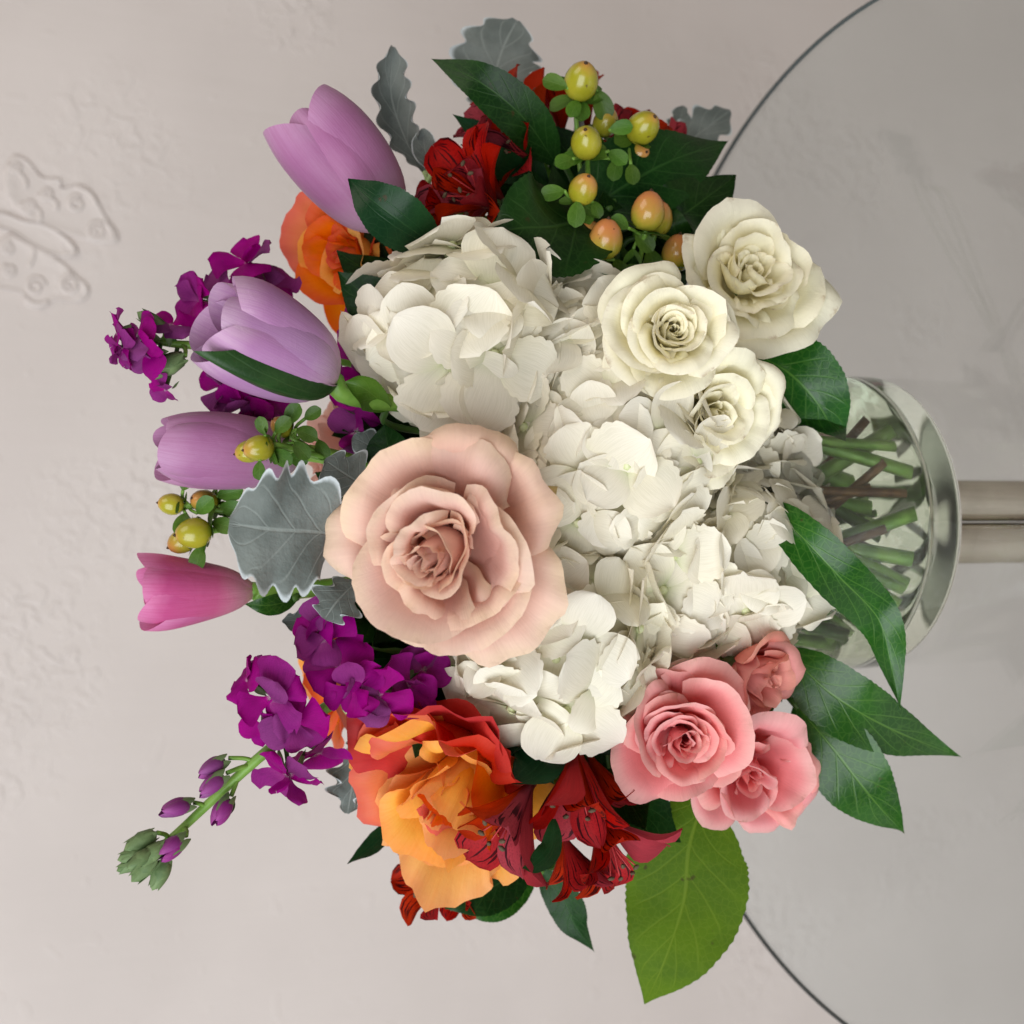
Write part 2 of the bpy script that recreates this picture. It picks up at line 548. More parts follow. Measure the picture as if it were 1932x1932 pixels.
MAT['pink'] = petal_mat('pink_rose', [(0.0, srgb(222, 92, 94)), (0.4, srgb(240, 124, 124)), (0.8, srgb(246, 156, 156)), (1.0, srgb(245, 180, 176))], edge=srgb(240, 190, 180), edge_amt=0.6, brown=0.55, trans=0.30, vein=0.10, vary=0.10)
MAT['salmon'] = petal_mat('salmon_rose', [(0.0, srgb(196, 96, 88)), (0.4, srgb(222, 126, 116)), (0.8, srgb(230, 150, 140)), (1.0, srgb(228, 160, 146))], brown=0.6, trans=0.25, vein=0.10)
MAT['orange'] = petal_mat('orange_rose', [(0.0, srgb(248, 176, 40)), (0.35, srgb(248, 158, 46)), (0.75, srgb(244, 140, 60)), (1.0, srgb(236, 112, 70))], edge=srgb(230, 88, 76), edge_amt=0.6, brown=0.15, trans=0.32, vein=0.16, veincol=srgb(238, 92, 20), vary=0.16)
MAT['yellow'] = petal_mat('yellow_orange_rose', [(0.0, srgb(250, 146, 20)), (0.35, srgb(252, 176, 52)), (0.8, srgb(254, 196, 92)), (1.0, srgb(252, 190, 108))], edge=srgb(250, 150, 80), edge_amt=0.55, brown=0.2, trans=0.34, vein=0.15, veincol=srgb(246, 150, 20), vary=0.14)
MAT['scarlet'] = petal_mat('scarlet_rose', [(0.0, srgb(240, 110, 20)), (0.35, srgb(226, 76, 28)), (0.75, srgb(206, 44, 30)), (1.0, srgb(190, 36, 36))], edge=srgb(226, 84, 66), edge_amt=0.5, trans=0.25, vein=0.12)
MAT['peach'] = petal_mat('peach_rose', [(0.0, srgb(240, 170, 130)), (0.5, srgb(238, 186, 168)), (1.0, srgb(240, 196, 184))], trans=0.3, vein=0.08)
MAT['tulip'] = petal_mat('lilac_tulip', [(0.0, srgb(212, 194, 176)), (0.15, srgb(202, 166, 190)), (0.45, srgb(182, 122, 164)), (0.75, srgb(182, 120, 166)), (1.0, srgb(194, 138, 180))], edge=srgb(202, 156, 192), edge_amt=0.8, trans=0.30, vein=0.2, veincol=srgb(166, 92, 136), vary=0.08, rough=0.42, sheen=0.15)
MAT['tulip_pale'] = petal_mat('pale_lilac_tulip', [(0.0, srgb(196, 200, 150)), (0.10, srgb(216, 192, 206)), (0.4, srgb(196, 150, 196)), (0.8, srgb(188, 138, 184)), (1.0, srgb(196, 150, 186))], edge=srgb(222, 192, 218), edge_amt=0.7, trans=0.28, vein=0.22, veincol=srgb(176, 110, 180), vary=0.08, rough=0.42)
MAT['tulip_pink'] = petal_mat('pink_tulip', [(0.0, srgb(226, 200, 170)), (0.14, srgb(220, 160, 176)), (0.4, srgb(208, 104, 150)), (0.8, srgb(206, 94, 152)), (1.0, srgb(222, 128, 178))], edge=srgb(228, 150, 196), edge_amt=0.6, trans=0.30, vein=0.2, veincol=srgb(186, 60, 110), vary=0.06, rough=0.42)
MAT['tulip_green'] = leaf_mat('green_tulip_petal', srgb(30, 62, 26), srgb(48, 84, 38), srgb(78, 108, 62), rough=0.4, nveins=0.5, vein_amt=0.25, edge=srgb(206, 168, 196), trans=0.15)
MAT['stock'] = petal_mat('purple_stock', [(0.0, srgb(214, 190, 200)), (0.12, srgb(172, 52, 142)), (0.4, srgb(146, 18, 122)), (1.0, srgb(158, 26, 134))], trans=0.30, vein=0.25, veincol=srgb(88, 4, 76), vary=0.34, rough=0.6, spec=0.12, blotch=srgb(138, 14, 118))
MAT['stock_bud'] = petal_mat('purple_stock_bud', [(0.0, srgb(120, 66, 110)), (0.5, srgb(144, 58, 132)), (1.0, srgb(168, 86, 156))], trans=0.18, vein=0.3, veincol=srgb(100, 30, 110), vary=0.25, rough=0.45)
MAT['alst'] = petal_mat('red_alstroemeria', [(0.0, srgb(126, 48, 42)), (0.3, srgb(146, 22, 16)), (0.7, srgb(184, 20, 16)), (1.0, srgb(152, 14, 14))], stripes=srgb(40, 2, 10), trans=0.24, vein=0.22, veincol=srgb(110, 8, 16), bump=.06, vary=0.22, rough=0.6, spec=0.12, blotch=srgb(150, 15, 14))
MAT['alst_plain'] = petal_mat('plain_red_alstroemeria', [(0.0, srgb(126, 48, 42)), (0.3, srgb(146, 22, 16)), (0.7, srgb(184, 22, 17)), (1.0, srgb(156, 15, 14))], trans=0.26, vein=0.3, veincol=srgb(112, 8, 16), bump=.06, vary=0.22, rough=0.6, spec=0.12)
MAT['salal'] = leaf_mat('dark_green_leaf', srgb(14, 44, 12), srgb(24, 60, 16), srgb(66, 104, 48), spec=0.2, vein_amt=0.35, under=srgb(92, 132, 62))
MAT['salal_light'] = leaf_mat('light_green_leaf', srgb(70, 106, 4), srgb(84, 120, 8), srgb(122, 150, 46), rough=0.6, spec=0.15, trans=0.25, vein_amt=0.45)
MAT['salal_mid'] = leaf_mat('mid_green_leaf', srgb(22, 72, 12), srgb(34, 90, 18), srgb(100, 146, 60), rough=0.33, vein_amt=0.5, under=srgb(104, 148, 66), spec=0.42)
MAT['leaf_small'] = leaf_mat('small_green_leaf', srgb(62, 98, 26), srgb(84, 120, 36), srgb(116, 148, 66), nveins=4, vein_amt=0.3, rough=0.45)
MAT['leaf_alst'] = leaf_mat('narrow_green_leaf', srgb(16, 48, 24), srgb(24, 62, 30), srgb(50, 86, 48), spec=0.2, nveins=0.4, vein_amt=0.3, rough=0.36)
MAT['miller'] = leaf_mat('silver_felt_leaf', srgb(92, 99, 95), srgb(120, 127, 123), srgb(150, 157, 152), rough=0.9, trans=0.08, spec=0.1, nveins=5.0, vein_amt=0.5, fuzz=True, edge=srgb(190, 198, 200))
MAT['stem'] = plain_mat('green_stem', srgb(92, 136, 46), srgb(128, 168, 72), 90, 0.42)
MAT['stem_dark'] = plain_mat('dark_green_stem', srgb(50, 88, 32), srgb(80, 116, 50), 90, 0.45)
MAT['stem_brown'] = plain_mat('brown_stem', srgb(84, 46, 34), srgb(120, 84, 50), 120, 0.5)
MAT['stem_pale'] = plain_mat('pale_cut_stem', srgb(150, 190, 110), srgb(196, 214, 160), 90, 0.45)
MAT['stem_cut'] = plain_mat('cut_stem_end', srgb(206, 206, 160), srgb(226, 224, 190), 300, 0.6)
MAT['sepal'] = plain_mat('green_sepal', srgb(84, 110, 66), srgb(118, 140, 92), 200, 0.6)
MAT['bead'] = plain_mat('greenish_white_bead', srgb(196, 204, 150), srgb(220, 224, 186), 400, 0.5)
MAT['berry'] = plain_mat('green_orange_berry', srgb(150, 146, 34), srgb(168, 160, 48), 110, 0.22, spec=0.55, bump=0.05, along=(srgb(196, 136, 72), 0.6, 1.0))
MAT['berry_ripe'] = plain_mat('orange_green_berry', srgb(160, 160, 50), srgb(182, 164, 60), 110, 0.2, spec=0.55, bump=0.05, along=(srgb(200, 126, 74), 0.3, 0.85))
MAT['dark_tip'] = plain_mat('dark_brown_tip', srgb(48, 34, 20), srgb(74, 50, 28), 300, 0.7)
MAT['anther'] = plain_mat('grey_brown_anther', srgb(58, 44, 36), srgb(104, 90, 62), 400, 0.7)
MAT['filament'] = plain_mat('red_filament', srgb(170, 40, 46), srgb(200, 66, 66), 300, 0.5)


def wall_mat():
    mt, nt, out = new_mat('white_plaster')
    N = NT(nt)
    pos = N.n('ShaderNodeTexCoord').outputs['Object']
    n1 = N.n('ShaderNodeTexNoise', {'Vector': pos, 'Scale': 5.0, 'Detail': 5.0}).outputs[0]
    col = N.mix(N.map(n1, 0.3, 0.7), srgb(200, 191, 186), srgb(207, 198, 193))
    # trowel strokes, lumps in patches and a fine tooth
    st = N.n('ShaderNodeMapping', {'Vector': pos, 'Rotation': (0, rad(28), 0), 'Scale': (30.0, 1.0, 3.2)})
    stroke = N.n('ShaderNodeTexNoise', {'Vector': st.outputs[0], 'Scale': 1.6, 'Detail': 4.0, 'Roughness': 0.55}).outputs[0]
    patch = N.map(N.n('ShaderNodeTexNoise', {'Vector': pos, 'Scale': 5.5, 'Detail': 3.0}).outputs[0], 0.53, 0.68)
    lump = N.map(N.n('ShaderNodeTexNoise', {'Vector': pos, 'Scale': 75.0, 'Detail': 3.0, 'Roughness': 0.55, 'Distortion': 0.6}).outputs[0], 0.46, 0.62)
    spk = N.map(N.n('ShaderNodeTexNoise', {'Vector': pos, 'Scale': 48.0, 'Detail': 1.0}).outputs[0], 0.68, 0.74)
    fine = N.n('ShaderNodeTexNoise', {'Vector': pos, 'Scale': 420.0, 'Detail': 2.0}).outputs[0]
    h = N.math('ADD', N.math('MULTIPLY', stroke, 0.42), N.math('MULTIPLY', N.math('MULTIPLY', lump, patch), 0.45))
    h = N.math('ADD', h, N.math('MULTIPLY', fine, 0.06))
    h = N.math('ADD', h, N.math('MULTIPLY', spk, 0.16))
    bmp = N.n('ShaderNodeBump', {'Strength': 0.62, 'Distance': 0.0026, 'Height': h}).outputs[0]
    pr = N.n('ShaderNodeBsdfPrincipled', {'Base Color': col, 'Roughness': 0.7, 'Normal': bmp, 'Specular IOR Level': 0.25})
    nt.links.new(pr.outputs[0], out.inputs[0])
    return mt


MAT['wall'] = wall_mat()


def sheet_glass(name, tint, ior=1.5):
    mt, nt, out = new_mat(name)
    N = NT(nt)
    ge = N.n('ShaderNodeNewGeometry')
    dt = N.math('ABSOLUTE', N.n('ShaderNodeVectorMath', {0: ge.outputs['Normal'], 1: ge.outputs['Incoming']}, operation='DOT_PRODUCT').outputs['Value'])
    f0 = ((ior - 1) / (ior + 1)) ** 2
    fr = N.math('ADD', f0, N.math('MULTIPLY', 1 - f0, N.math('POWER', N.math('SUBTRACT', 1.0, dt), 5.0)))
    tr = N.n('ShaderNodeBsdfTransparent', {0: (*tint, 1)})
    gl = N.n('ShaderNodeBsdfGlossy', {0: (1, 1, 1, 1), 'Roughness': 0.02})
    mx = N.n('ShaderNodeMixShader', {0: fr, 1: tr.outputs[0], 2: gl.outputs[0]})
    nt.links.new(mx.outputs[0], out.inputs[0])
    return mt


MAT['table_glass'] = sheet_glass('table_glass', (0.93, 0.955, 0.955), 1.42)
mt, nt, out = new_mat('glass_rim')
N_ = NT(nt)
pr = N_.n('ShaderNodeBsdfPrincipled', {'Base Color': (*srgb(58, 74, 76), 1), 'Roughness': 0.15, 'Specular IOR Level': 0.6})
nt.links.new(pr.outputs[0], out.inputs[0])
MAT['rim'] = mt
mt, nt, out = new_mat('vase_glass')
N_ = NT(nt)
pr = N_.n('ShaderNodeBsdfGlass', {0: (0.985, 0.993, 0.988, 1), 'Roughness': 0.0, 'IOR': 1.47})
nt.links.new(pr.outputs[0], out.inputs[0])
MAT['glass'] = mt
mt, nt, out = new_mat('water')
N_ = NT(nt)
pr = N_.n('ShaderNodeBsdfGlass', {0: (0.965, 0.99, 0.935, 1), 'Roughness': 0.0, 'IOR': 1.33})
nt.links.new(pr.outputs[0], out.inputs[0])
MAT['water'] = mt
MAT['steel'] = plain_mat('brushed_steel', srgb(196, 190, 182), srgb(214, 208, 200), 40, 0.09, metallic=1.0, bump=0.0)

# ------------------------------------------------------------------ the setting
WALL_Y = 0.60
FLOOR_Z = -0.74
me = make_mesh('wall', [(-2.2, WALL_Y, FLOOR_Z), (2.2, WALL_Y, FLOOR_Z), (2.2, WALL_Y, 1.9), (-2.2, WALL_Y, 1.9)], [(0, 1, 2, 3)], MAT['wall'], smooth=False)
wall = bpy.data.objects.new('wall', me)
COL.objects.link(wall)
wall['kind'] = 'structure'
wall['label'] = 'white plastered wall with trowel marks behind the bouquet'
MAT['floor'] = plain_mat('pale_floor', srgb(176, 166, 154), srgb(196, 186, 174), 12, 0.6, bump=0.05)
me = make_mesh('floor', [(-2.2, -2.2, FLOOR_Z), (2.2, -2.2, FLOOR_Z), (2.2, WALL_Y, FLOOR_Z), (-2.2, WALL_Y, FLOOR_Z)], [(0, 1, 2, 3)], MAT['floor'], smooth=False)
fl = bpy.data.objects.new('floor', me)
COL.objects.link(fl)
fl['kind'] = 'structure'
fl['label'] = 'pale floor under the glass table'


# raised plaster butterfly on the wall
def WP(zx, zy, off=0.0):
    p = P(zx / 3.78, zy / 3.78 + 191.7, WALL_Y)
    return Vector((p.x, WALL_Y - off, p.z))


bt = thing('butterfly_relief', 'raised white plaster butterfly with scrolled wings on the wall', 'wall ornament', WP(120, 900))
org = bt.location.copy()


def relief_panel(name, pts, h):
    c = spline([WP(a, b) for a, b in pts + [pts[0]]], len(pts) * 5)[:-1]
    ctr = c.mean(0)
    n = len(c)
    rings = []
    for s, o in ((1.02, -0.0004), (1.0, h * .6), (0.965, h), (0.90, h * .75), (0.6, h * .6)):
        q = ctr + (c - ctr) * s
        q[:, 1] = WALL_Y - o
        rings.append(q)
    vs = np.vstack(rings + [[ctr[0], WALL_Y - h * .55, ctr[2]]]) - np.array(tuple(org))
    fs = []
    for k in range(len(rings) - 1):
        for i in range(n):
            j = (i + 1) % n
            fs.append((k * n + i, k * n + j, (k + 1) * n + j, (k + 1) * n + i))
    b = (len(rings) - 1) * n
    for i in range(n):
        fs.append((b + i, b + (i + 1) % n, len(vs) - 1))
    return part(name, make_mesh(name, vs, fs, MAT['wall']), bt)


relief_panel('wing', [(30, 660), (40, 480), (100, 385), (190, 425), (290, 540), (420, 555), (440, 625), (560, 598), (650, 640), (705, 730), (770, 850), (832, 930), (826, 1005), (640, 1000), (310, 890), (160, 810)], 0.0026)
relief_panel('wing', [(70, 940), (230, 1030), (420, 1130), (540, 1240), (632, 1325), (615, 1400), (540, 1432), (390, 1420), (290, 1480), (190, 1455), (155, 1380), (40, 1340), (-120, 1300), (-140, 1100)], 0.0026)
relief_panel('body', [(-120, 800), (20, 800), (150, 850), (330, 890), (480, 980), (552, 1082), (420, 1112), (230, 1030), (80, 930), (-60, 880)], 0.0040)


def scroll(cx, cy, r1, turns=1.6, a0=0.0, tail=None):
    pts = []
    for k in range(22):
        f = k / 21
        a = a0 + f * turns * 6.28
        r = r1 * (0.15 + 0.85 * f)
        pts.append(WP(cx + r * math.cos(a), cy + r * math.sin(a), 0.0012))
    if tail:
        pts += [WP(a, b, 0.0012) for a, b in tail]
    part('scroll', tube('scroll', MAT['wall'], pts, 0.0022, n=6, k=60, origin=org), bt)


scroll(545, 735, 62, 1.5, 2.0)
scroll(690, 930, 72, 1.7, 1.0)
scroll(330, 660, 48, 1.4, 0.5, [(400, 720), (395, 780)])
scroll(112, 468, 42, 1.4, 1.0, [(180, 560), (180, 620)])
scroll(205, 745, 52, 1.5, 0.2, [(280, 780), (280, 870)])
scroll(500, 1310, 72, 1.7, 0.5)
scroll(250, 1320, 72, 1.5, 3.0)
scroll(70, 1205, 48, 1.5, 1.0)
scroll(60, 1050, 48, 1.5, 2.0)
for pts in ([(545, 612), (640, 660), (690, 735)], [(760, 868), (800, 940), (800, 1000)], [(165, 1392), (230, 1440), (300, 1445), (345, 1425)], [(235, 1040), (240, 1100), (205, 1180)]):
    part('raised_line', tube('raised_line', MAT['wall'], [WP(a, b, 0.0012) for a, b in pts], 0.0022, n=6, k=12, origin=org), bt)

# ------------------------------------------------------------------ glass table
VC = Vector((-0.005, 0.0, 0.0))
TR = 0.2496
tb = thing('glass_table', 'round clear glass table on a steel post, holding the vase', 'table', (VC.x, VC.y, FLOOR_Z))
zt = -FLOOR_Z
n = 160
th = np.linspace(0, 2 * math.pi, n, endpoint=False)
vs = [(TR * math.cos(a), TR * math.sin(a), zt) for a in th] + [(TR * math.cos(a), TR * math.sin(a), zt - 0.0030) for a in th]
part('table_top', make_mesh('table_top', vs, [tuple(range(n)), tuple(reversed(range(n, 2 * n)))], MAT['table_glass'], smooth=False), tb)
part('rim', lathe('rim', MAT['rim'], [(TR - .0002, zt - .0030), (TR + .0005, zt - .0026), (TR + .0008, zt - .0015), (TR + .0005, zt - .0004), (TR - .0002, zt)], n=160), tb)
for sx in (-1, 1):
    part('post_tube', lathe('post_tube', MAT['steel'], [(0.0104, 0.012), (0.0104, zt - 0.012)], n=40), tb, M4(None, (sx * .0106, 0, 0)))
part('flange', lathe('flange', MAT['steel'], [(0.0, zt - .012), (0.036, zt - .012), (0.038, zt - .010), (0.038, zt - .0032), (0, zt - .0032)], n=48), tb)
part('base', lathe('base', MAT['steel'], [(0.0, 0.0), (0.15, 0.0), (0.15, 0.008), (0.03, 0.013), (0, 0.013)], n=64), tb)

# ------------------------------------------------------------------ vase and water
vase = thing('glass_vase', 'clear round glass vase with thick base holding the bouquet stems', 'vase', (VC.x, VC.y, 0.0002))


def fillet(r, z, rr, a0, a1, k=8):
    return [(r + rr * math.cos(rad(a)), z + rr * math.sin(rad(a))) for a in np.linspace(a0, a1, k)]


VR, VH = 0.0695, 0.108
outer = [(0, 0.0005), (0.030, 0.0)] + fillet(VR - .006, .006, .006, -90, 0, 8) + [(VR, .04), (VR, .07), (VR, VH - .004)]
rimp = fillet(VR - .0022, VH - .002, .0022, 0, 180, 7)
inner = [(VR - .0044, .07), (VR - .0044, .04)] + fillet(VR - .0044 - .010, .0225, .010, 0, -90, 9) + [(.03, .0122), (0, .0118)]
part('glass_wall', lathe('glass_wall', MAT['glass'], outer + rimp + inner, n=96), vase)
WZ = 0.088
wr = VR - .0044 + .0003
wp = [(0, .0115), (.03, .0119)] + fillet(VR - .0044 - .010, .0225, .0103, -90, 0, 9) + [(wr, .04), (wr, WZ - .002), (wr - .001, WZ), (0, WZ)]
wo = bpy.data.objects.new('water', lathe('water', MAT['water'], wp, n=96))
COL.objects.link(wo)
wo.location = (VC.x, VC.y, 0.0002)
wo['kind'] = 'structure'
wo['label'] = 'clear water standing in the glass vase'

STEM_I = [0]


def vase_stem(t, base, axis, r=0.0022, mat='stem', foot=None, mid=None):
    """a stem from the flower's base down through the vase's neck into the water; parented to the flower"""
    i = STEM_I[0]
    STEM_I[0] += 1
    base = Vector(base)
    axis = Vector(axis).normalized()
    hv = Vector((base.x - VC.x, base.y - VC.y))
    a = math.atan2(hv.y, hv.x)
    rn = min(0.044, hv.length * 0.5)
    neck = Vector((VC.x + rn * math.cos(a), VC.y + rn * math.sin(a) * .9, VH + 0.012))
    neck.x = VC.x + max(-.046, min(.046, neck.x - VC.x + .026 * math.sin(i * 2.1)))
    if foot is None:
        # spread evenly over the vase's floor, thicker stems towards the front
        rf = .054 * math.sqrt(((i * 0.618) % 1.0))
        af = i * 2.39996
        foot = Vector((VC.x + rf * math.cos(af), VC.y + rf * math.sin(af) - (.006 if r > .002 else 0), .0135 + r + .020 * ((i * .377) % 1.0)))
    else:
        foot = Vector(foot)
    dist = (base - neck).length
    pts = [base + axis * 0.002, base - axis * min(0.02, dist * .3)] + ([Vector(mid)] if mid else []) + [neck, neck.lerp(foot, .5) + Vector((.004 * math.sin(i * 1.7), .004 * math.cos(i * 2.3), 0)), foot]
    inv = t.matrix_world.inverted()
    me = tube('stem', MAT[mat], [inv @ q for q in pts], r, n=8, k=26)
    s = part('stem', me, t)
    return s


def facing(t_axis):
    return Vector(t_axis).normalized()


# ------------------------------------------------------------------ hydrangeas
HYD = []
g = np.random.default_rng(11)
for k in range(12):
    HYD.append(blade('sepal', MAT['hyd'], 1.0, float(g.uniform(.50, .58)), 'round' if k % 3 else 'wide', bend=float(g.uniform(-22, 2)), cup=float(g.uniform(-.08, .14)),
                     ruffle=float(g.uniform(.04, .12)), rf=1.1, lobes=(6 if k % 2 else 0), lobe=float(g.uniform(.06, .15)), nu=11, nv=18, rng=g, wob=.04, tip_bend=float(g.uniform(-22, 8))))
bead_me = lathe('center', MAT['bead'], [(0, -.005), (.0006, -.005), (.0007, -.0006), (.0016, 0), (.0020, .001), (.0014, .0023), (0, .0027)], n=8)


def hydrangea(label, c, axis, R, nfl, Ls, seed, stem=None, flat=0.9, extra=()):
    g = np.random.default_rng(seed)
    ax = facing(axis)
    rot = basis(ax)
    c = Vector(c)
    t = thing('hydrangea', label, 'hydrangea', c - ax * R * 0.9, rot, 'white hydrangeas in the bouquet')
    cen = Vector((0, 0, R * 0.9))
    N = int(nfl)
    for i in range(N):
        zz = 1 - (i + .5) / N * 1.32
        rr = math.sqrt(max(0, 1 - zz * zz))
        a = i * 2.39996 + g.normal() * .22
        d = Vector((rr * math.cos(a), rr * math.sin(a), zz + g.normal() * .06)).normalized()
        pos = cen + Vector((d.x * R, d.y * R, d.z * R * flat)) * float(g.uniform(.90, 1.08))
        nd = (d + Vector(tuple(g.normal(size=3) * .21))).normalized()
        fl = joint('floret', t, M4(basis(nd, float(g.uniform(0, 6.28))), pos))
        part('center', bead_me, fl)
        L = float(g.uniform(*Ls))
        for k in range(4):
            me = HYD[int(g.integers(len(HYD)))]
            r = Matrix.Rotation(k * math.pi / 2 + g.normal() * .10, 3, 'Z') @ Matrix.Rotation(-rad(float(g.uniform(0, 9)) + (7 if k % 2 else 0)), 3, 'Y') @ Matrix.Rotation(float(g.normal() * .05), 3, 'X')
            part('sepal', me, fl, M4(r, r @ Vector((.0008, 0, .0004 * (k % 2))), L * float(g.uniform(.86, 1.12))))
    # the pale stalks that carry the florets, and a core that fills the head
    for k in range(7):
        a = k * 2.4
        d = Vector((math.cos(a) * .75, math.sin(a) * .75, .5)).normalized()
        part('stalk', tube('stalk', MAT['stem_pale'], [(0, 0, 0), cen * .5 + d * R * .3, cen + d * R * .85], .0012, n=6, k=8), t)
    vase_stem(t, c - ax * R * .9, ax, .0030, 'stem', foot=stem)
    return t


hydrangea('white hydrangea head beside the lilac tulips, above the cream roses', P(880, 640, -.035), D(-.35, -.45, 1), .035, 34, (.0205, .0280), 3, stem=(VC.x - 0.032, VC.y - 0.038, .0175))
hydrangea('white hydrangea head in the middle, between blush rose and cream roses', P(1145, 850, -.05), D(0, -.08, 1), .044, 66, (.0180, .0235), 5, stem=(VC.x + 0.020, VC.y - 0.048, .0175))
hydrangea('white hydrangea head hanging over the vase below the others', P(1370, 1055, -.048), D(.5, .2, .85), .037, 48, (.0175, .0230), 8, stem=(VC.x + 0.004, VC.y - 0.050, .0175))
hydrangea('white hydrangea head under the blush rose, beside the pink roses', P(1045, 1205, -.050), D(-.1, .5, .85), .035, 42, (.0185, .0245), 13, stem=(VC.x + 0.036, VC.y - 0.034, .0175))
hydrangea('white hydrangea head filling the gap between the middle head and the pink roses', P(1235, 1075, -.048), D(.2, .25, 1), .034, 36, (.0175, .0235), 29, stem=(VC.x - 0.024, VC.y - 0.044, .0175))
hydrangea('white hydrangea head wedged between hypericum berries and the middle head', P(1085, 690, -.042), D(-.05, -.35, 1), .030, 30, (.0175, .0235), 33, stem=(VC.x - 0.040, VC.y - 0.026, .0175))
hydrangea('small white hydrangea head half hidden behind the cream roses', P(1395, 880, -.035), D(.7, -.15, .7), .028, 28, (.0165, .0215), 21, stem=(VC.x - 0.014, VC.y - 0.048, .0175))


# ------------------------------------------------------------------ roses
def rose(label, name, c, axis, R, mats, n=28, seed=1, openness=1.0, group=None, spin=0.0, deep=0.25, ruffle=.035, curl=26, stem_mat='stem_dark', lip=1.0,
         center=1.0, cat='rose', nsep=4, stem_foot=None, lean=None, loose=1.0, jag=.008, tight=1.0):
    g = np.random.default_rng(seed)
    ax = facing(axis)
    rot = basis(ax, spin)
    c = Vector(c)
    t = thing(name, label, cat, c - ax * R * .35, rot, group)
    rinv = rot.inverted()
    lv = rinv @ Vector(lean) if lean is not None else None
    for i in range(n):
        s = i / (n - 1)
        lo = loose * min(1, .3 + 1.6 * s)
        L = R * (.50 + .46 * s) * (1 + .07 * lo * g.normal()) * (center if s < .3 else 1)
        al = (48 + 28 * s,
              (2 + 58 * s ** (1.15 * tight)) * openness + 6 * lo * g.normal(),
              (-16 + 62 * s ** (1.1 * tight)) * openness + 8 * lo * g.normal() * (.3 + s),
              ((8 + 104 * s ** .85) * openness + 20 * lo * g.normal() * (.3 + s)) * lip)
        az = i * 2.39996 + .30 * lo * g.normal()
        if callable(mats):
            mt = mats(rot @ Vector((math.cos(az), math.sin(az), 0)), s, g)
        else:
            mt = mats if not isinstance(mats, (list, tuple)) else mats[min(len(mats) - 1, int(s * len(mats)))]
        me = cup_petal('petal', MAT[mt], L, az=az, span=96 - 40 * s ** .7 + 6 * lo * g.normal(), r0=R * (.015 + .10 * s), z0=-R * deep * s,
                       al=al, top=.22 + .16 * g.random(), tp=2.2 + 1.2 * g.random(), w0=.55, ruffle=ruffle * (.45 + s), rf=1.0 + 1.6 * g.random(), curl=curl * (.25 + s) * (g.random() * 1.6 - .25),
                       tuck=.05 * (1 - s), wob=.034 * lo, point=.10 * g.random() ** 2, rng=g, nu=25, nv=16, jag=jag)
        tilt = Matrix.Rotation(rad(5 * lo) * g.normal(), 3, 'X') @ Matrix.Rotation(rad(5 * lo) * g.normal(), 3, 'Y')
        if lv is not None:
            k = (1 - s) ** 1.2
            q = Vector((0, 0, 1)).rotation_difference(Vector((lv.x * k, lv.y * k, 1)).normalized())
            tilt = q.to_matrix() @ tilt
        part('petal', me, t, M4(tilt))
    hip = lathe('hip', MAT['sepal'], [(0.0, -R * .52), (R * .07, -R * .5), (R * .13, -R * .38), (R * .15, -R * .24), (R * .10, -R * .12)], n=12)
    part('hip', hip, t)
    for k in range(nsep):
        r = Matrix.Rotation(k * 6.28 / max(1, nsep) + .3, 3, 'Z') @ Matrix.Rotation(rad(10 + 40 * g.random()), 3, 'Y')
        part('sepal', blade('sepal', MAT['leaf_small'], R * .7, R * .11, 'lance', bend=30, fold=.2, nv=8, nu=5, rng=g), t, M4(r, r @ Vector((R * .1, 0, -R * .3))))
    vase_stem(t, c - ax * R * .80, ax, .0019 if stem_mat == 'stem_brown' else .0024, stem_mat, foot=stem_foot)
    return t


def orange_petal(d, s, g):
    k = d.dot(D(.5, -1, 0))
    if s > .6 and k > .2:
        return 'scarlet' if k > .5 else 'orange'
    if s < .2:
        return 'orange'
    return 'yellow' if g.random() < .8 else 'orange'


BLUSH_SEED = 6
rose('large blush pink rose, widely open, in front of the white hydrangeas', 'blush_rose', P(838, 1036, -.105), D(-.06, .06, 1), .0450, 'blush', n=34, stem_foot=(VC.x + 0.012, VC.y + -0.053, 0.024), stem_mat='stem_brown', seed=BLUSH_SEED, spin=1.1, ruffle=.055, curl=44, deep=.30, center=1.0, lip=1.0, loose=1.2,
     lean=D(-.5, .35, 0) * .55, jag=.012)
GC = 'cream roses in the bouquet'
rose('cream rose with a neat spiral heart, between the other cream roses', 'cream_rose', P(1270, 622, -.098), D(.05, -.05, 1), .0300, 'cream', n=32, stem_foot=(VC.x + -0.026, VC.y + -0.046, 0.020), seed=21, spin=.4, group=GC, ruffle=.03, curl=36, stem_mat='stem', tight=1.25)
rose('cream rose with browned edges, set out beyond the hypericum berries', 'cream_rose', P(1425, 508, -.072), D(.2, -.2, 1), .0360, 'cream', n=25, seed=34, spin=2.0, group=GC, ruffle=.06, center=.85, stem_mat='stem', loose=1.35, curl=50, jag=.012)
rose('cream rose tucked under the spiral one, above the vase leaf', 'cream_rose', P(1358, 782, -.094), D(.25, .15, 1), .0320, 'cream', n=22, stem_foot=(VC.x + 0.030, VC.y + -0.042, 0.022), seed=45, spin=4.0, group=GC, ruffle=.05, center=.8, stem_mat='stem', loose=1.3, curl=50, jag=.012)
GP = 'pink roses in the bouquet'
rose('pink rose with many tight inner petals, touching the white hydrangea', 'pink_rose', P(1290, 1398, -.085), D(.05, .06, 1), .0300, 'pink', n=30, stem_foot=(VC.x + 0.024, VC.y + -0.046, 0.030), seed=52, spin=.9, group=GP, ruffle=.035, stem_mat='stem_brown', loose=1.3, curl=50, jag=.014)
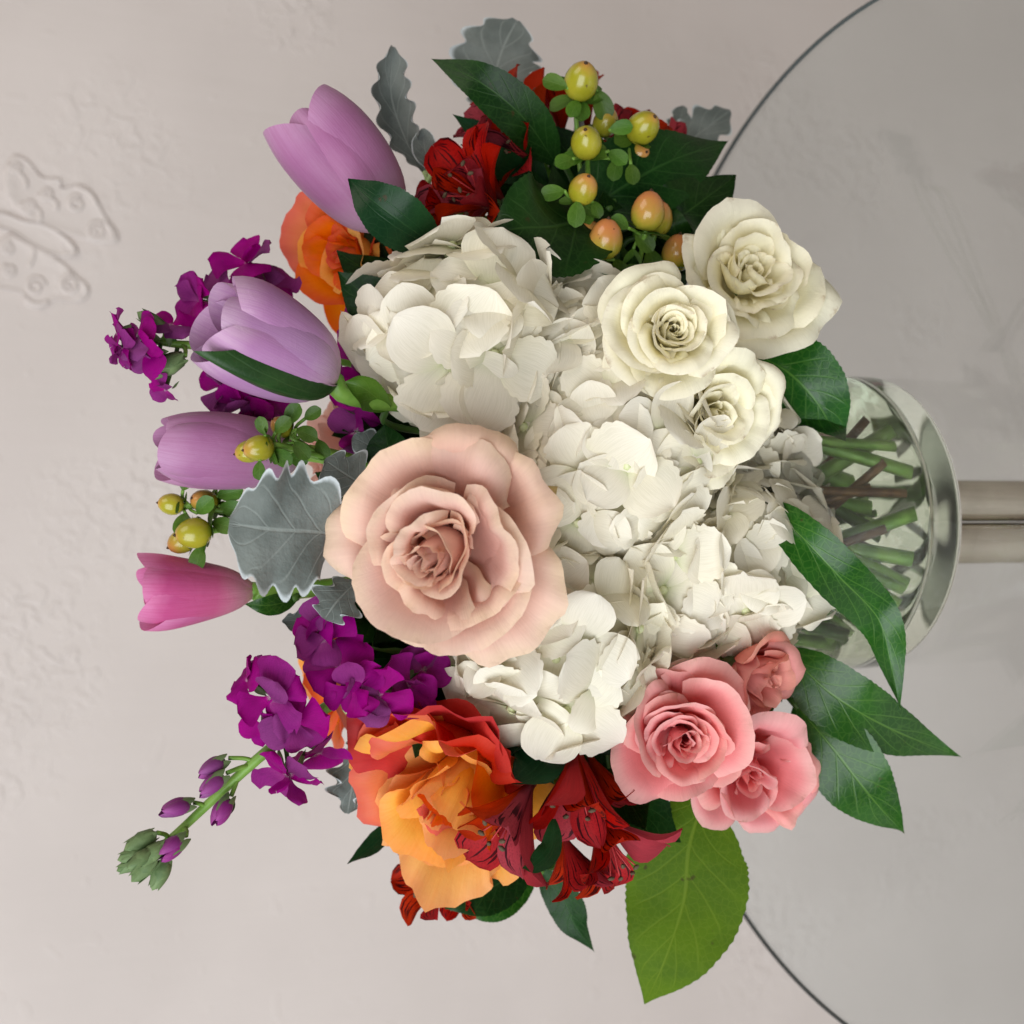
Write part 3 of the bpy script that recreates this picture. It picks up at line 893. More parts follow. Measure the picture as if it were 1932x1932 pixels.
rose('pink rose with a small heart and broad outer petals by the green leaves', 'pink_rose', P(1425, 1470, -.070), D(.15, .25, .95), .0380, 'pink', n=18, stem_foot=(VC.x + -0.002, VC.y + -0.052, 0.034), seed=66, spin=2.3, group=GP, ruffle=.04, center=.75, stem_mat='stem_brown', loose=1.5, curl=60)
rose('small salmon pink rosebud hanging beside the vase', 'pink_rose', P(1445, 1282, -.078), D(.70, .25, .65), .0265, 'salmon', n=18, stem_foot=(VC.x + 0.014, VC.y + -0.050, 0.040), seed=71, spin=.2, group=GP, openness=.6, stem_mat='stem_brown', loose=1.2)
rose('large yellow orange rose with red petals behind the alstroemeria', 'orange_rose', P(845, 1518, -.040), D(-.40, .50, .75), .055, orange_petal, n=30, stem_foot=(VC.x + 0.040, VC.y + -0.030, 0.028), stem_mat='stem_brown', seed=81, spin=1.3, ruffle=.10, curl=24, lip=.8, loose=1.6, jag=.02)
rose('orange rose with pink tinged edges behind the leaning lilac tulip', 'orange_rose', P(650, 480, .020), D(-.55, .10, .75), .041, ['orange', 'orange', 'yellow', 'orange'], n=22, seed=92, spin=.3, openness=.75, ruffle=.05, loose=1.4)
rose('apricot rose mostly hidden behind the purple stock', 'orange_rose', P(600, 1300, .045), D(-.9, .25, .2), .036, ['yellow', 'orange'], n=22, seed=95, spin=.3, openness=.9)
rose('pale peach rose hidden behind the upright lilac tulip', 'peach_rose', P(615, 860, .035), D(-.9, 0, .35), .034, 'peach', n=20, seed=97, spin=.3, openness=.8)


# faded outer petals of the blush rose that stand apart as yellowed tips
MAT['faded'] = petal_mat('faded_petal', [(0.0, srgb(222, 204, 160)), (0.6, srgb(216, 198, 144)), (1.0, srgb(200, 176, 112))], brown=0.6, trans=0.25)
BR = bpy.data.objects['blush_rose']
for pth, W in (([(985, 975, -.092), (1010, 950, -.098), (1052, 918, -.102)], .0075),):
    q = [P(*k) for k in pth]
    part('faded_petal', path_blade('faded_petal', MAT['faded'], q, W, 'lance', fold=.4, ruffle=.2, origin=q[0], nv=14), BR, BR.matrix_world.inverted() @ M4(None, q[0]), label='yellowed outer petal')



# ------------------------------------------------------------------ tulips
def tulip(label, base, tip, width, mat, seed, flare=0.0, spin=0.0, a0=None, green=(), group='tulips in the bouquet', stem_mat='stem'):
    g = np.random.default_rng(seed)
    base, tip = Vector(base), Vector(tip)
    ax = (tip - base).normalized()
    L = (tip - base).length
    k = width / L
    rot = basis(ax, spin)
    t = thing('tulip', label, 'tulip', base, rot, group)
    for i in range(6):
        inner = i < 3
        az = i * 2.0944 + (1.047 if inner else 0) + .08 * g.normal()
        o = 0.0 if inner else 1.0
        a1 = 4 + 30 * k + 3 * o + flare * .3
        al = (a0 if a0 else 34 + 70 * k, 14 + 26 * (k - .45), -2 - 10 * k + flare + 2 * o, -20 - 20 * k + flare * 1.6 + 4 * g.normal())
        mt = MAT[mat]
        if i in green:
            gp = cup_petal('green_petal', MAT['tulip_green'], L * 1.06, az=az + .12, span=27, r0=L * .045, z0=-L * .015, al=(al[0] + 3, al[1] + 2, al[2] + 1, al[3] + 8), top=.30, tp=1.5, w0=.8,
                           ruffle=.008, rf=1.0, wob=.012, point=.10, rng=np.random.default_rng(3), nu=11, nv=18)
            part('green_petal', gp, t, label='narrow green striped outer petal')
        me = cup_petal('petal', mt, L * 1.10 * (.97 if inner else 1) * (1 + .03 * g.normal()), az=az, span=70 + 5 * o, r0=L * .03, z0=0.0 if inner else -L * .01, al=al, top=.30, tp=2.2, w0=.75,
                       ruffle=.010, rf=1.0, curl=-6 if inner else 4, tuck=.02, wob=.022, point=.0, rng=g, nu=17, nv=18)
        part('petal', me, t)
    vase_stem(t, base, ax, .0036, stem_mat)
    return t


tulip('big lilac tulip leaning over the orange rose', P(742, 425, -.012), P(556, 196, -.012), .034, 'tulip', 101, spin=.5)
tulip('pale lilac tulip with a green striped outer petal', P(632, 716, -.040), P(372, 588, -.050), .033, 'tulip_pale', 113, spin=1.75, green=(3,), flare=5)
tulip('lilac tulip standing upright behind small hypericum berries', P(566, 862, -.005), P(293, 836, -.005), .0230, 'tulip', 127, spin=.9)
tulip('bright pink tulip with flared petals standing clear of the others', P(482, 1114, .005), P(262, 1118, .005), .021, 'tulip_pink', 139, flare=13, spin=.6, a0=50)


# ------------------------------------------------------------------ stock
g = np.random.default_rng(5)
STK = [blade('petal', MAT['stock'], 1.0, float(g.uniform(.46, .62)), 'spat' if k % 2 else 'round', bend=float(g.uniform(-55, -10)), cup=float(g.uniform(-.25, .2)), ruffle=float(g.uniform(.08, .2)), rf=1.5,
             nu=9, nv=12, rng=g, wob=.10, tip_bend=float(g.uniform(-40, 20))) for k in range(10)]
SEP = blade('sepal', MAT['sepal'], 1.0, .22, 'lance', bend=28, cup=.5, nu=5, nv=8)
BUDP = cup_petal('bud_petal', MAT['stock_bud'], 1.0, span=100, r0=.05, al=(72, 10, -26, -70), top=.3, ruffle=.03, wob=.05, nu=9, nv=9)


def stock_floret(t, pos, axis, L, g, petals=6):
    inv = t.matrix_world.inverted()
    f = joint('floret', t, inv @ M4(basis(axis, float(g.uniform(0, 6.28))), pos))
    for k in range(petals):
        ring = k >= 4
        r = Matrix.Rotation(k * (math.pi / 2 if not ring else 2.4) + (.6 if ring else 0) + .22 * g.normal(), 3, 'Z') @ Matrix.Rotation(-rad(float(g.uniform(8, 38)) + (34 if ring else 0)), 3, 'Y') @ Matrix.Rotation(float(g.normal() * .3), 3, 'X')
        part('petal', STK[int(g.integers(len(STK)))], f, M4(r, (0, 0, 0), L * float(g.uniform(.85, 1.12)) * (.8 if ring else 1)))
    for k in range(3):
        r = Matrix.Rotation(k * 2.09, 3, 'Z') @ Matrix.Rotation(rad(80), 3, 'Y')
        part('sepal', SEP, f, M4(r, (math.cos(k * 2.09) * .0022, math.sin(k * 2.09) * .0022, -.001), L * .62))


def stock_bud(t, pos, axis, L, g, colour=True):
    inv = t.matrix_world.inverted()
    f = joint('bud', t, inv @ M4(basis(axis, float(g.uniform(0, 6.28))), pos))
    if colour:
        for k in range(3):
            part('petal', BUDP, f, M4(Matrix.Rotation(k * 2.1 + .3 * g.normal(), 3, 'Z'), (0, 0, L * .1), L * (.95 - .05 * k)))
    else:
        part('tip', lathe('tip', MAT['sepal'], [(0, 0), (L * .2, L * .12), (L * .27, L * .45), (L * .16, L * .85), (0, L)], n=8), f)
    for k in range(4):
        r = Matrix.Rotation(k * 1.571 + .2 * g.normal(), 3, 'Z') @ Matrix.Rotation(rad(-74), 3, 'Y')
        part('sepal', SEP, f, M4(r, (math.cos(k * 1.571) * L * .16, math.sin(k * 1.571) * L * .16, 0), L * (.95 if not colour else .62)))


def stock(label, path, florets, buds, seed, y_out=-.2):
    g = np.random.default_rng(seed)
    pts = [P(*q) for q in path]
    t = thing('stock_flower', label, 'stock flower', pts[0], None, 'purple stock flowers')
    part('spike', tube('spike', MAT['stem'], pts, .0028, n=8, k=24, origin=pts[0], r_end=.0012), t)
    c = spline(pts, 80)
    for (dx, dy, y, L, dirv) in florets:
        q = P(dx, dy, y)
        i = int(np.argmin(np.linalg.norm(c - np.array(tuple(q)), axis=1)))
        root = Vector(c[min(79, max(0, i - 4))]) if i > 4 else Vector(c[i])
        ax = D(*dirv)
        stock_floret(t, q, ax, L * .9, g, petals=int(g.integers(4, 7)))
        part('flower_stalk', tube('flower_stalk', MAT['stem_dark'], [root, (root + q) / 2 - ax * .002, q], .0009, n=6, k=8, origin=pts[0]), t)
    for (dx, dy, y, L, dirv, colr) in buds:
        q = P(dx, dy, y)
        i = int(np.argmin(np.linalg.norm(c - np.array(tuple(q)), axis=1)))
        root = Vector(c[max(0, i - 6)])
        ax = D(*dirv)
        q0 = q - ax * L * .5
        L = L * (1.12 if colr else 1.2)
        q0 = q - ax * L * .5
        stock_bud(t, q0, ax, L, g, colr)
        part('flower_stalk', tube('flower_stalk', MAT['stem'], [root, (root + q0) / 2 - ax * .001, q0], .0009, n=6, k=8, origin=pts[0]), t)
    vase_stem(t, pts[0], pts[1] - pts[0], .0028, 'stem')
    return t


stock('long purple stock spike with closed buds at its tip, beside the pink tulip',
      [(880, 1265, -.02), (720, 1280, -.03), (600, 1345, -.035), (500, 1420, -.035), (400, 1510, -.03), (330, 1575, -.03), (262, 1628, -.03)],
      [(512, 1318, -.052, .0165, (-.25, 0, 1)), (470, 1282, -.040, .0125, (-.7, -.4, .6)), (556, 1358, -.050, .0150, (.1, .3, .95)), (640, 1262, -.050, .0160, (-.2, -.5, .8)), (620, 1205, -.045, .0165, (-.2, -.3, .9)),
       (598, 1195, -.040, .0130, (-.6, -.4, .5)), (715, 1310, -.052, .0150, (.1, .2, 1)), (668, 1295, -.055, .0120, (.2, .3, .9)), (545, 1462, -.040, .0165, (0, .85, .5)), (602, 1418, -.030, .0150, (.3, .7, .4)),
       (770, 1290, -.045, .0145, (.2, .1, 1)), (800, 1262, -.040, .0130, (.2, -.1, 1)), (505, 1375, -.045, .0130, (-.2, .6, .7))],
      [(398, 1448, -.035, .0125, (-.7, .35, .4), True), (398, 1482, -.04, .0125, (-.65, .5, .5), True), (330, 1525, -.035, .0135, (-.7, .1, .65), True), (418, 1532, -.04, .0130, (-.3, .6, .7), True),
       (322, 1602, -.040, .0135, (-.5, .4, .7), True), (265, 1588, -.035, .0105, (-.8, .4, .3), False), (285, 1612, -.040, .0100, (-.7, .5, .4), False), (250, 1612, -.035, .0090, (-.9, .3, .3), False), (272, 1640, -.035, .0100, (-.7, .7, .3), False),
       (302, 1650, -.035, .0100, (-.4, .9, .3), False), (245, 1632, -.03, .0085, (-.9, .4, .1), False), (262, 1622, -.042, .0085, (-.7, .5, .6), False)], 31)
stock('purple stock spike with a crowded flowering tip, above the pale tulip',
      [(720, 690, .005), (600, 672, .005), (450, 655, .0), (340, 650, .0), (270, 640, .0)],
      [(222, 628, -.004, .0105, (-.8, -.1, .5)), (262, 630, -.010, .0120, (-.5, -.3, .8)), (232, 655, -.006, .0110, (-.8, .3, .5)), (275, 665, -.010, .0125, (-.4, .3, .9)), (322, 615, -.004, .0115, (0, -.8, .6)), (285, 690, -.004, .0110, (-.5, .7, .5)), (312, 735, .0, .0080, (-.2, .9, .4)),
       (690, 690, -.012, .0150, (0, .1, 1)), (668, 725, -.010, .0140, (-.2, .4, .9)), (680, 640, -.008, .0130, (-.2, -.4, .9))],
      [(315, 690, -.006, .013, (-.8, .5, .3), False), (285, 605, -.004, .010, (-.8, -.5, .3), False)], 37)
stock('purple stock with open flowers behind the pale lilac tulip',
      [(760, 760, .01), (650, 740, .015), (520, 690, .02), (440, 610, .02), (400, 565, .015)],
      [(468, 500, .012, .0165, (-.2, -.8, .5)), (440, 545, .010, .0150, (-.4, -.5, .7)), (380, 568, .008, .0150, (-.7, -.1, .6)), (500, 540, .012, .0150, (.2, -.6, .6)), (425, 728, .010, .0140, (-.5, .5, .6)), (465, 762, .008, .0150, (-.2, .7, .6)), (500, 775, .010, .0130, (.2, .8, .5)),
       (672, 815, .000, .0150, (-.2, .6, .8)), (695, 840, .004, .0140, (0, .6, .8)), (700, 600, .01, .0140, (0, -.5, .8))], [], 41)


# ------------------------------------------------------------------ hypericum
def egg(L, r, mat):
    pr_ = [(0, 0), (r * .55, L * .04), (r * .88, L * .2), (r, L * .4), (r * .95, L * .6), (r * .72, L * .82), (r * .35, L * .96), (0, L)]
    vv = np.linspace(0, 1, 14)
    kx = np.linspace(0, 1, len(pr_))
    a = np.array(pr_)
    return lathe('berry', MAT[mat], np.stack([np.interp(vv, kx, a[:, 0]), np.interp(vv, kx, a[:, 1])], -1), n=16)


CAL = [blade('calyx_leaf', MAT['leaf_small'], 1.0, .36, 'lance' if k % 2 else 'round', bend=-30 + 22 * k, cup=.2, nu=5, nv=9) for k in range(4)]


def hypericum(label, root, berries, leaves, seed, mat='berry'):
    g = np.random.default_rng(seed)
    rp = P(*root)
    t = thing('hypericum_sprig', label, 'hypericum', rp, None, 'hypericum sprigs with berries')
    inv = t.matrix_world.inverted()
    bases = []
    for (dx, dy, y, rpx, dirv) in berries:
        q = P(dx, dy, y)
        ax = D(*dirv)
        r = rpx * px(y) * 1.14
        L = r * 2.3
        b0 = q - ax * L * .5
        f = joint('berry', t, inv @ M4(basis(ax, float(g.uniform(0, 6))), b0))
        bases.append(b0)
        part('fruit', egg(L, r, mat), f)
        part('tip', lathe('tip', MAT['dark_tip'], [(0, L * .97), (r * .13, L * .985), (r * .10, L * 1.02), (0, L * 1.06)], n=6), f)
        for k in range(5):
            rr = Matrix.Rotation(k * 1.2566 + .25 * g.normal(), 3, 'Z') @ Matrix.Rotation(rad(float(g.uniform(-30, 25))), 3, 'Y')
            part('calyx_leaf', CAL[int(g.integers(4))], f, M4(rr, rr @ Vector((r * .12, 0, 0)), r * float(g.uniform(1.2, 1.75))))
        part('twig', tube('twig', MAT['stem'], [rp, rp.lerp(b0, .5) - ax * .006, b0 - ax * .003, b0 + ax * .001], .0011, n=6, k=12, origin=rp), t)
    for (dx, dy, y, Lp, dirv) in leaves:
        q = P(dx, dy, y)
        ax = D(*dirv)
        near = min(bases, key=lambda b: (b - q).length)
        part('leaf_stalk', tube('leaf_stalk', MAT['stem'], [near.lerp(rp, .08), near.lerp(q, .5) - Vector((0, -.002, 0)), q], .0007, n=5, k=7, origin=rp), t)
        nrm = -FW
        x = ax
        z = (nrm - x * nrm.dot(x)).normalized()
        yv = z.cross(x)
        rot = Matrix((x, yv, z)).transposed()
        part('leaf', blade('leaf', MAT['leaf_small'], Lp * px(y), Lp * px(y) * .34, 'round', bend=-25, fold=.2, rng=g, nu=7, nv=10), t, inv @ M4(rot, q))
    vase_stem(t, rp, (P(berries[0][0], berries[0][1], berries[0][2]) - rp), .0016, 'stem_brown')
    return t


hypericum('hypericum sprig of yellow green berries over the dark glossy leaves', (1110, 400, -.010),
          [(1097, 152, -.030, 30, (.15, -.5, .7)), (1214, 240, -.035, 28, (.5, -.3, .75)), (1106, 268, -.045, 27, (-.1, -.4, .9)), (1101, 356, -.050, 25, (.25, -.5, .8)), (1143, 230, -.020, 22, (.3, -.6, .5)), (1202, 290, -.025, 22, (.5, .1, .7))],
          [(1150, 245, -.035, 46, (.9, -.1, .3)), (1150, 285, -.040, 48, (.5, .5, .5)), (1165, 300, -.035, 46, (-.2, .9, .3)), (1190, 310, -.035, 44, (.1, .9, .4)), (1080, 300, -.045, 48, (-.5, .3, .6)), (1065, 360, -.048, 48, (-.9, .2, .3)), (1090, 380, -.05, 52, (-.1, 1, .3)), (1120, 380, -.045, 36, (.3, .9, .3)), (1070, 165, -.03, 50, (-.9, -.3, .2)), (1090, 190, -.028, 44, (-.3, .7, .5)), (1128, 170, -.025, 60, (.3, .9, 0))], 51)
hypericum('hypericum sprig of orange berries between hydrangea and cream rose', (1190, 560, -.020),
          [(1223, 398, -.050, 30, (.12, -.95, .3)), (1143, 450, -.050, 30, (.1, -.85, .45)), (1112, 446, -.040, 26, (-.35, -.85, .3)), (1278, 476, -.045, 28, (.1, -.9, .4)), (1242, 412, -.038, 26, (.2, -.9, .3))],
          [(1185, 430, -.05, 42, (-.6, -.3, .5)), (1200, 440, -.045, 50, (.6, .7, .3)), (1195, 470, -.045, 56, (-.1, .9, .3)), (1225, 470, -.04, 56, (.2, .8, .3)), (1120, 490, -.045, 44, (-.6, .6, .3)), (1135, 495, -.048, 50, (-.2, .9, .4)), (1160, 490, -.045, 46, (.4, .8, .4))], 53, 'berry_ripe')
hypericum('hypericum sprig of small berries between two upright tulips', (520, 985, -.005),
          [(322, 951, .005, 17, (-.9, -.1, .4)), (384, 946, .005, 19, (-.6, -.2, .7)), (364, 1006, -.002, 24, (-.85, .1, .5)), (342, 1022, .006, 19, (-.8, .4, .3))],
          [(345, 925, .004, 40, (.3, -.7, .4)), (350, 968, .002, 44, (-.1, .7, .5)), (372, 968, .0, 44, (.6, -.5, .5)), (380, 1030, .0, 44, (-.2, .9, .3)), (410, 935, .004, 48, (.9, -.2, .3)), (415, 955, .003, 48, (.9, .2, .3)), (400, 985, .001, 44, (.8, .2, .4)), (410, 915, .006, 44, (.2, -.9, .2)), (430, 980, .004, 40, (.8, .4, .3))], 57)
hypericum('hypericum sprig with one pale berry laid over the upright tulip', (690, 905, -.030),
          [(487, 846, -.040, 21, (-.85, .15, .5)), (468, 852, -.032, 18, (-.9, .2, .2)), (530, 805, -.03, 16, (-.5, -.5, .5))],
          [(500, 820, -.042, 34, (-.2, -.8, .5)), (520, 815, -.040, 40, (.6, -.5, .5)), (540, 800, -.038, 44, (.5, -.7, .4)), (560, 810, -.036, 44, (.7, .3, .4)), (515, 850, -.04, 44, (.7, .5, .4)), (490, 870, -.042, 34, (.0, 1, .3)), (555, 835, -.038, 42, (.6, .6, .4)), (600, 830, -.034, 40, (.4, .9, .3)), (545, 860, -.036, 38, (.8, .3, .4)), (575, 790, -.036, 36, (.7, -.4, .4))], 59)


# ------------------------------------------------------------------ alstroemeria
g = np.random.default_rng(9)
ALS = [blade('tepal', MAT['alst' if k % 3 else 'alst_plain'], 1.0, float(g.uniform(.21, .28) if k % 2 else g.uniform(.17, .22)), 'spat', bend=float(g.uniform(-18, 5)), cup=float(g.uniform(.25, .6)), tip_bend=float(g.uniform(-70, -15)),
             ruffle=float(g.uniform(.03, .10)), rf=1.4, nu=9, nv=14, rng=g, wob=.05) for k in range(12)]
ALS_FIL = tube('stamen', MAT['filament'], [(0, 0, 0), (.45, 0, .05), (.95, 0, -.08)], .014, n=5, k=8, r_end=.010)
ALS_ANT = lathe('anther', MAT['anther'], [(0, -.07), (.035, -.04), (.042, .02), (.02, .06), (0, .075)], n=7)


def alst_floret(t, base, axis, L, g, openw=26):
    inv = t.matrix_world.inverted()
    f = joint('floret', t, inv @ M4(basis(axis, float(g.uniform(0, 6.28))), base))
    for k in range(6):
        rr = Matrix.Rotation(k * math.pi / 3 + .10 * g.normal(), 3, 'Z') @ Matrix.Rotation(-rad(90 - float(g.uniform(openw * .6, openw * 1.4))), 3, 'Y')
        part('tepal', ALS[(int(g.integers(6)) * 2 + k % 2)], f, M4(rr, (0, 0, 0), L * float(g.uniform(.9, 1.08))))
    for k in range(5):
        rr = Matrix.Rotation(k * 1.25 + .4, 3, 'Z') @ Matrix.Rotation(-rad(float(g.uniform(74, 86))), 3, 'Y')
        part('stamen', ALS_FIL, f, M4(rr, (0, 0, 0), L * .78))
        part('anther', ALS_ANT, f, M4(rr, rr @ Vector((.95 * L * .78, 0, -.07 * L * .78)), L * .58))
    part('tube', lathe('tube', MAT['sepal'], [(0, -L * .16), (L * .05, -L * .13), (L * .06, -L * .03), (L * .045, L * .03)], n=8), f)


def alstroemeria(label, root, florets, leaves, seed):
    g = np.random.default_rng(seed)
    rp = P(*root)
    t = thing('alstroemeria', label, 'alstroemeria', rp, None, 'red alstroemeria flowers')
    for (bx, by, by_y, tx, ty, ty_y, openw) in florets:
        b, tp = P(bx, by, by_y), P(tx, ty, ty_y)
        ax = (tp - b)
        L = ax.length * 1.08
        alst_floret(t, b, ax.normalized(), L, g, openw)
        part('flower_stalk', tube('flower_stalk', MAT['stem'], [rp, rp.lerp(b, .6), b], .0012, n=6, k=10, origin=rp), t)
    for (pth, W) in leaves:
        pts = [P(*q) for q in pth]
        part('leaf', path_blade('leaf', MAT['leaf_alst'], pts, W, 'lance', normal=-FW + Vector((0, 0, .5)), fold=.25, origin=rp, rng=g, twist=60), t)
    vase_stem(t, rp, P(florets[0][0], florets[0][1], florets[0][2]) - rp, .0020, 'stem')
    return t


alstroemeria('red alstroemeria cluster with dark flecks over the orange rose', (1040, 1370, -.035),
             [(1010, 1470, -.060, 905, 1615, -.070, 21), (1085, 1400, -.060, 1085, 1570, -.080, 24), (1110, 1420, -.050, 1165, 1540, -.062, 20), (1125, 1535, -.055, 1195, 1680, -.075, 36), (1060, 1570, -.050, 1110, 1690, -.058, 26)],
             [([(1050, 1400, -.05), (1010, 1450, -.06), (965, 1480, -.065)], .010), ([(1045, 1545, -.075), (1040, 1600, -.082), (1012, 1632, -.085), (985, 1638, -.085)], .0045), ([(1060, 1370, -.05), (990, 1400, -.05), (960, 1430, -.055)], .010)], 61)
alstroemeria('red alstroemeria bloom poking out behind the yellow orange rose', (880, 1600, .02),
             [(870, 1650, .010, 765, 1655, .0, 30), (880, 1660, .012, 840, 1710, .0, 24)], [([(740, 1550, .02), (705, 1595, .015), (655, 1630, .01)], .0045)], 63)
alstroemeria('dark red alstroemeria between lilac tulip and white hydrangea', (960, 420, -.005),
             [(940, 395, -.015, 840, 320, -.030, 34), (930, 385, -.012, 850, 400, -.025, 30), (950, 380, -.01, 850, 270, -.008, 24), (850, 400, -.01, 785, 370, -.012, 30)],
             [([(1000, 330, -.005), (940, 310, -.01), (868, 272, -.01)], .007)], 65)
alstroemeria('bright red alstroemeria behind the pointed green leaf', (1030, 340, .015),
             [(1030, 290, .015, 965, 150, .005, 24), (1010, 290, .010, 905, 200, .0, 22), (1060, 260, .015, 1050, 150, .01, 22), (1010, 300, .0, 930, 270, -.015, 22)],
             [([(1010, 300, .0), (930, 270, .0), (853, 215, .0)], .007)], 67)
alstroemeria('red alstroemeria tips showing behind the hypericum berries', (1150, 330, .02),
             [(1140, 290, .020, 1180, 200, .015, 22), (1190, 310, .020, 1250, 225, .012, 24), (1230, 290, .022, 1285, 245, .018, 20), (1110, 260, .025, 1085, 135, .022, 18)], [], 69)


# ------------------------------------------------------------------ dusty miller
def miller(label, path, W, seed, lobes=5, lobe=.45, normal=None, curl=0, kind='miller', ruffle=.10, y_n=None, twist=0):
    g = np.random.default_rng(seed)
    pts = [P(*q) for q in path]
    t = thing('dusty_miller_leaf', label, 'leaf', pts[0], None, 'silver dusty miller leaves')
    part('leaf_blade', path_blade('leaf_blade', MAT['miller'], pts, W, kind, normal=normal or (-FW + Vector((0, 0, .15))), fold=.12, ruffle=ruffle, rf=2.2, nu=15, nv=60, lobes=lobes, lobe=lobe, origin=pts[0], rng=g, curl=curl, twist=twist), t)
    vase_stem(t, pts[0], pts[1] - pts[0], .0013, 'stem_pale')
    return t


miller('broad silver grey felted leaf beside the blush rose', [(690, 1020, -.055), (600, 1005, -.075), (520, 1000, -.080), (432, 988, -.078)], .0240, 201, lobes=7, lobe=.22)
miller('lobed silver leaf behind the broad one, under the upright tulip', [(720, 935, -.035), (660, 900, -.045), (612, 868, -.048)], .012, 203, lobes=3, lobe=.6)
miller('large pale grey scalloped leaf standing behind the pointed green leaf', [(940, 240, .045), (930, 170, .05), (945, 100, .05), (975, 38, .045)], .0235, 205, lobes=6, lobe=.28)
miller('narrow curled silver leaf standing beside the leaning lilac tulip', [(805, 330, .02), (768, 270, .02), (738, 180, .02), (742, 88, .02)], .0125, 207, lobes=6, lobe=.4, curl=75, ruffle=.12, twist=40)
miller('silver leaf tip showing above the dark glossy leaf', [(1265, 300, .05), (1315, 255, .05), (1378, 208, .048)], .013, 209, lobes=4, lobe=.4)
miller('small rounded silver leaf tip beside the red alstroemeria', [(1270, 270, .055), (1280, 235, .055), (1290, 200, .055)], .0065, 211, lobes=3, lobe=.4)
miller('ragged silver leaf hanging below the orange rose and stock', [(680, 1370, .015), (675, 1420, .015), (665, 1480, .012), (655, 1535, .01)], .0125, 213, lobes=5, lobe=.65, ruffle=.3, curl=60)
miller('thin pale silver leaf edge between pink tulip and purple stock', [(640, 1150, .0), (590, 1168, .0), (532, 1172, .0)], .0075, 215, lobes=5, lobe=.5, curl=60)
miller('short grey leaf back beside the dark red alstroemeria', [(815, 330, .012), (802, 285, .012), (798, 242, .012)], .0055, 217, lobes=0, lobe=0)
miller('silver leaf corner under the blush rose by the purple stock', [(690, 1080, -.045), (640, 1130, -.055), (612, 1168, -.055)], .011, 219, lobes=3, lobe=.6)
miller('grey leaf showing between hydrangea and peach rose', [(760, 880, -.02), (705, 845, -.015), (665, 825, -.012)], .007, 221, lobes=3, lobe=.3)


# ------------------------------------------------------------------ green leaves
def leaf(label, path, W, seed, mat='salal', kind='ovate', normal=None, fold=.18, ruffle=.05, curl=0, twist=0, rf=1.6, stem=True, group='broad green leaves', serr=.013):
    g = np.random.default_rng(seed)
    pts = [P(*q) for q in path]
    t = thing('green_leaf', label, 'leaf', pts[0], None, group)
    part('leaf_blade', path_blade('leaf_blade', MAT[mat], pts, W, kind, normal=normal or (-FW + Vector((0, 0, .3))), fold=fold, ruffle=ruffle, rf=rf, nu=11, nv=56, origin=pts[0], rng=g, curl=curl, twist=twist, serr=serr), t)
    if stem:
        vase_stem(t, pts[0], pts[1] - pts[0], .0014, 'stem_dark')
    return t


leaf('long pointed dark green leaf over the red alstroemeria', [(1050, 310, -.01), (990, 225, -.025), (905, 155, -.025), (813, 110, -.01)], .0100, 301, kind='ovate')
leaf('dark wide leaf overlapping the top of the white hydrangea', [(1150, 395, -.03), (1060, 425, -.048), (985, 430, -.055), (925, 440, -.052)], .022, 303, fold=.1)
leaf('broad dark glossy leaf behind the hypericum berries', [(1080, 420, -.02), (1180, 350, -.030), (1275, 300, -.030), (1372, 268, -.018)], .0205, 305, fold=.08)
leaf('dark leaf with pointed tip above the browned cream rose', [(1240, 440, -.03), (1310, 390, -.038), (1388, 332, -.032)], .0145, 307)
leaf('small dark leaf between the orange berries and cream rose', [(1300, 480, -.03), (1272, 430, -.04), (1268, 385, -.038)], .0065, 309)
leaf('smooth green tulip leaf clasping the big lilac tulip', [(830, 470, -.035), (765, 425, -.048), (705, 380, -.048), (658, 338, -.040)], .0105, 311, mat='leaf_alst', kind='lance', fold=.25)
leaf('dark green leaf in front of the orange rose', [(780, 625, -.01), (720, 585, -.02), (637, 512, -.018)], .0135, 313, kind='ovate')
leaf('very large bright green leaf hanging below the alstroemeria', [(1330, 1500, -.030), (1300, 1600, -.030), (1290, 1700, -.030), (1255, 1810, -.028), (1216, 1895, -.020)], .0265, 315, mat='salal_light', fold=.06, ruffle=.02, kind='ovate')
leaf('twisted dark leaf hanging beneath the red alstroemeria', [(1020, 1640, .005), (1065, 1700, .0), (1085, 1745, .0), (1122, 1797, .0)], .0085, 317, twist=30)
leaf('dark leaf under the lower edge of the yellow orange rose', [(1000, 1625, .01), (920, 1680, .0), (838, 1715, .0)], .0105, 319)
leaf('lighter leaf back under the yellow orange rose', [(1010, 1640, .015), (940, 1705, .012), (870, 1722, .012)], .0075, 321, mat='salal_mid')
leaf('long wavy green leaf hanging down over the vase', [(1440, 945, -.068), (1510, 1010, -.088), (1580, 1085, -.093), (1655, 1165, -.088), (1680, 1250, -.088), (1698, 1338, -.085)], .0100, 323, mat='salal_mid', fold=.35, ruffle=.14, twist=-25)
leaf('glossy veined leaf with a curled tip beside the vase', [(1480, 1225, -.055), (1570, 1310, -.068), (1680, 1375, -.072), (1808, 1427, -.066)], .0140, 325, mat='salal_mid', fold=.15, ruffle=.10, kind='ovate', twist=-20)
leaf('glossy veined leaf shining at its tip below the pink roses', [(1500, 1330, -.050), (1570, 1410, -.062), (1640, 1500, -.066), (1706, 1573, -.060)], .0160, 327, mat='salal_mid', fold=.12, ruffle=.06, kind='ovate')
leaf('folded dark leaf draped over the vase shoulder by the cream roses', [(1430, 670, -.035), (1490, 705, -.050), (1545, 765, -.055), (1588, 845, -.050)], .0175, 329, fold=.3, mat='salal_mid')
leaf('small dark leaf tip under the browned cream rose', [(1450, 590, -.02), (1480, 620, -.02), (1512, 640, -.02)], .005, 331)
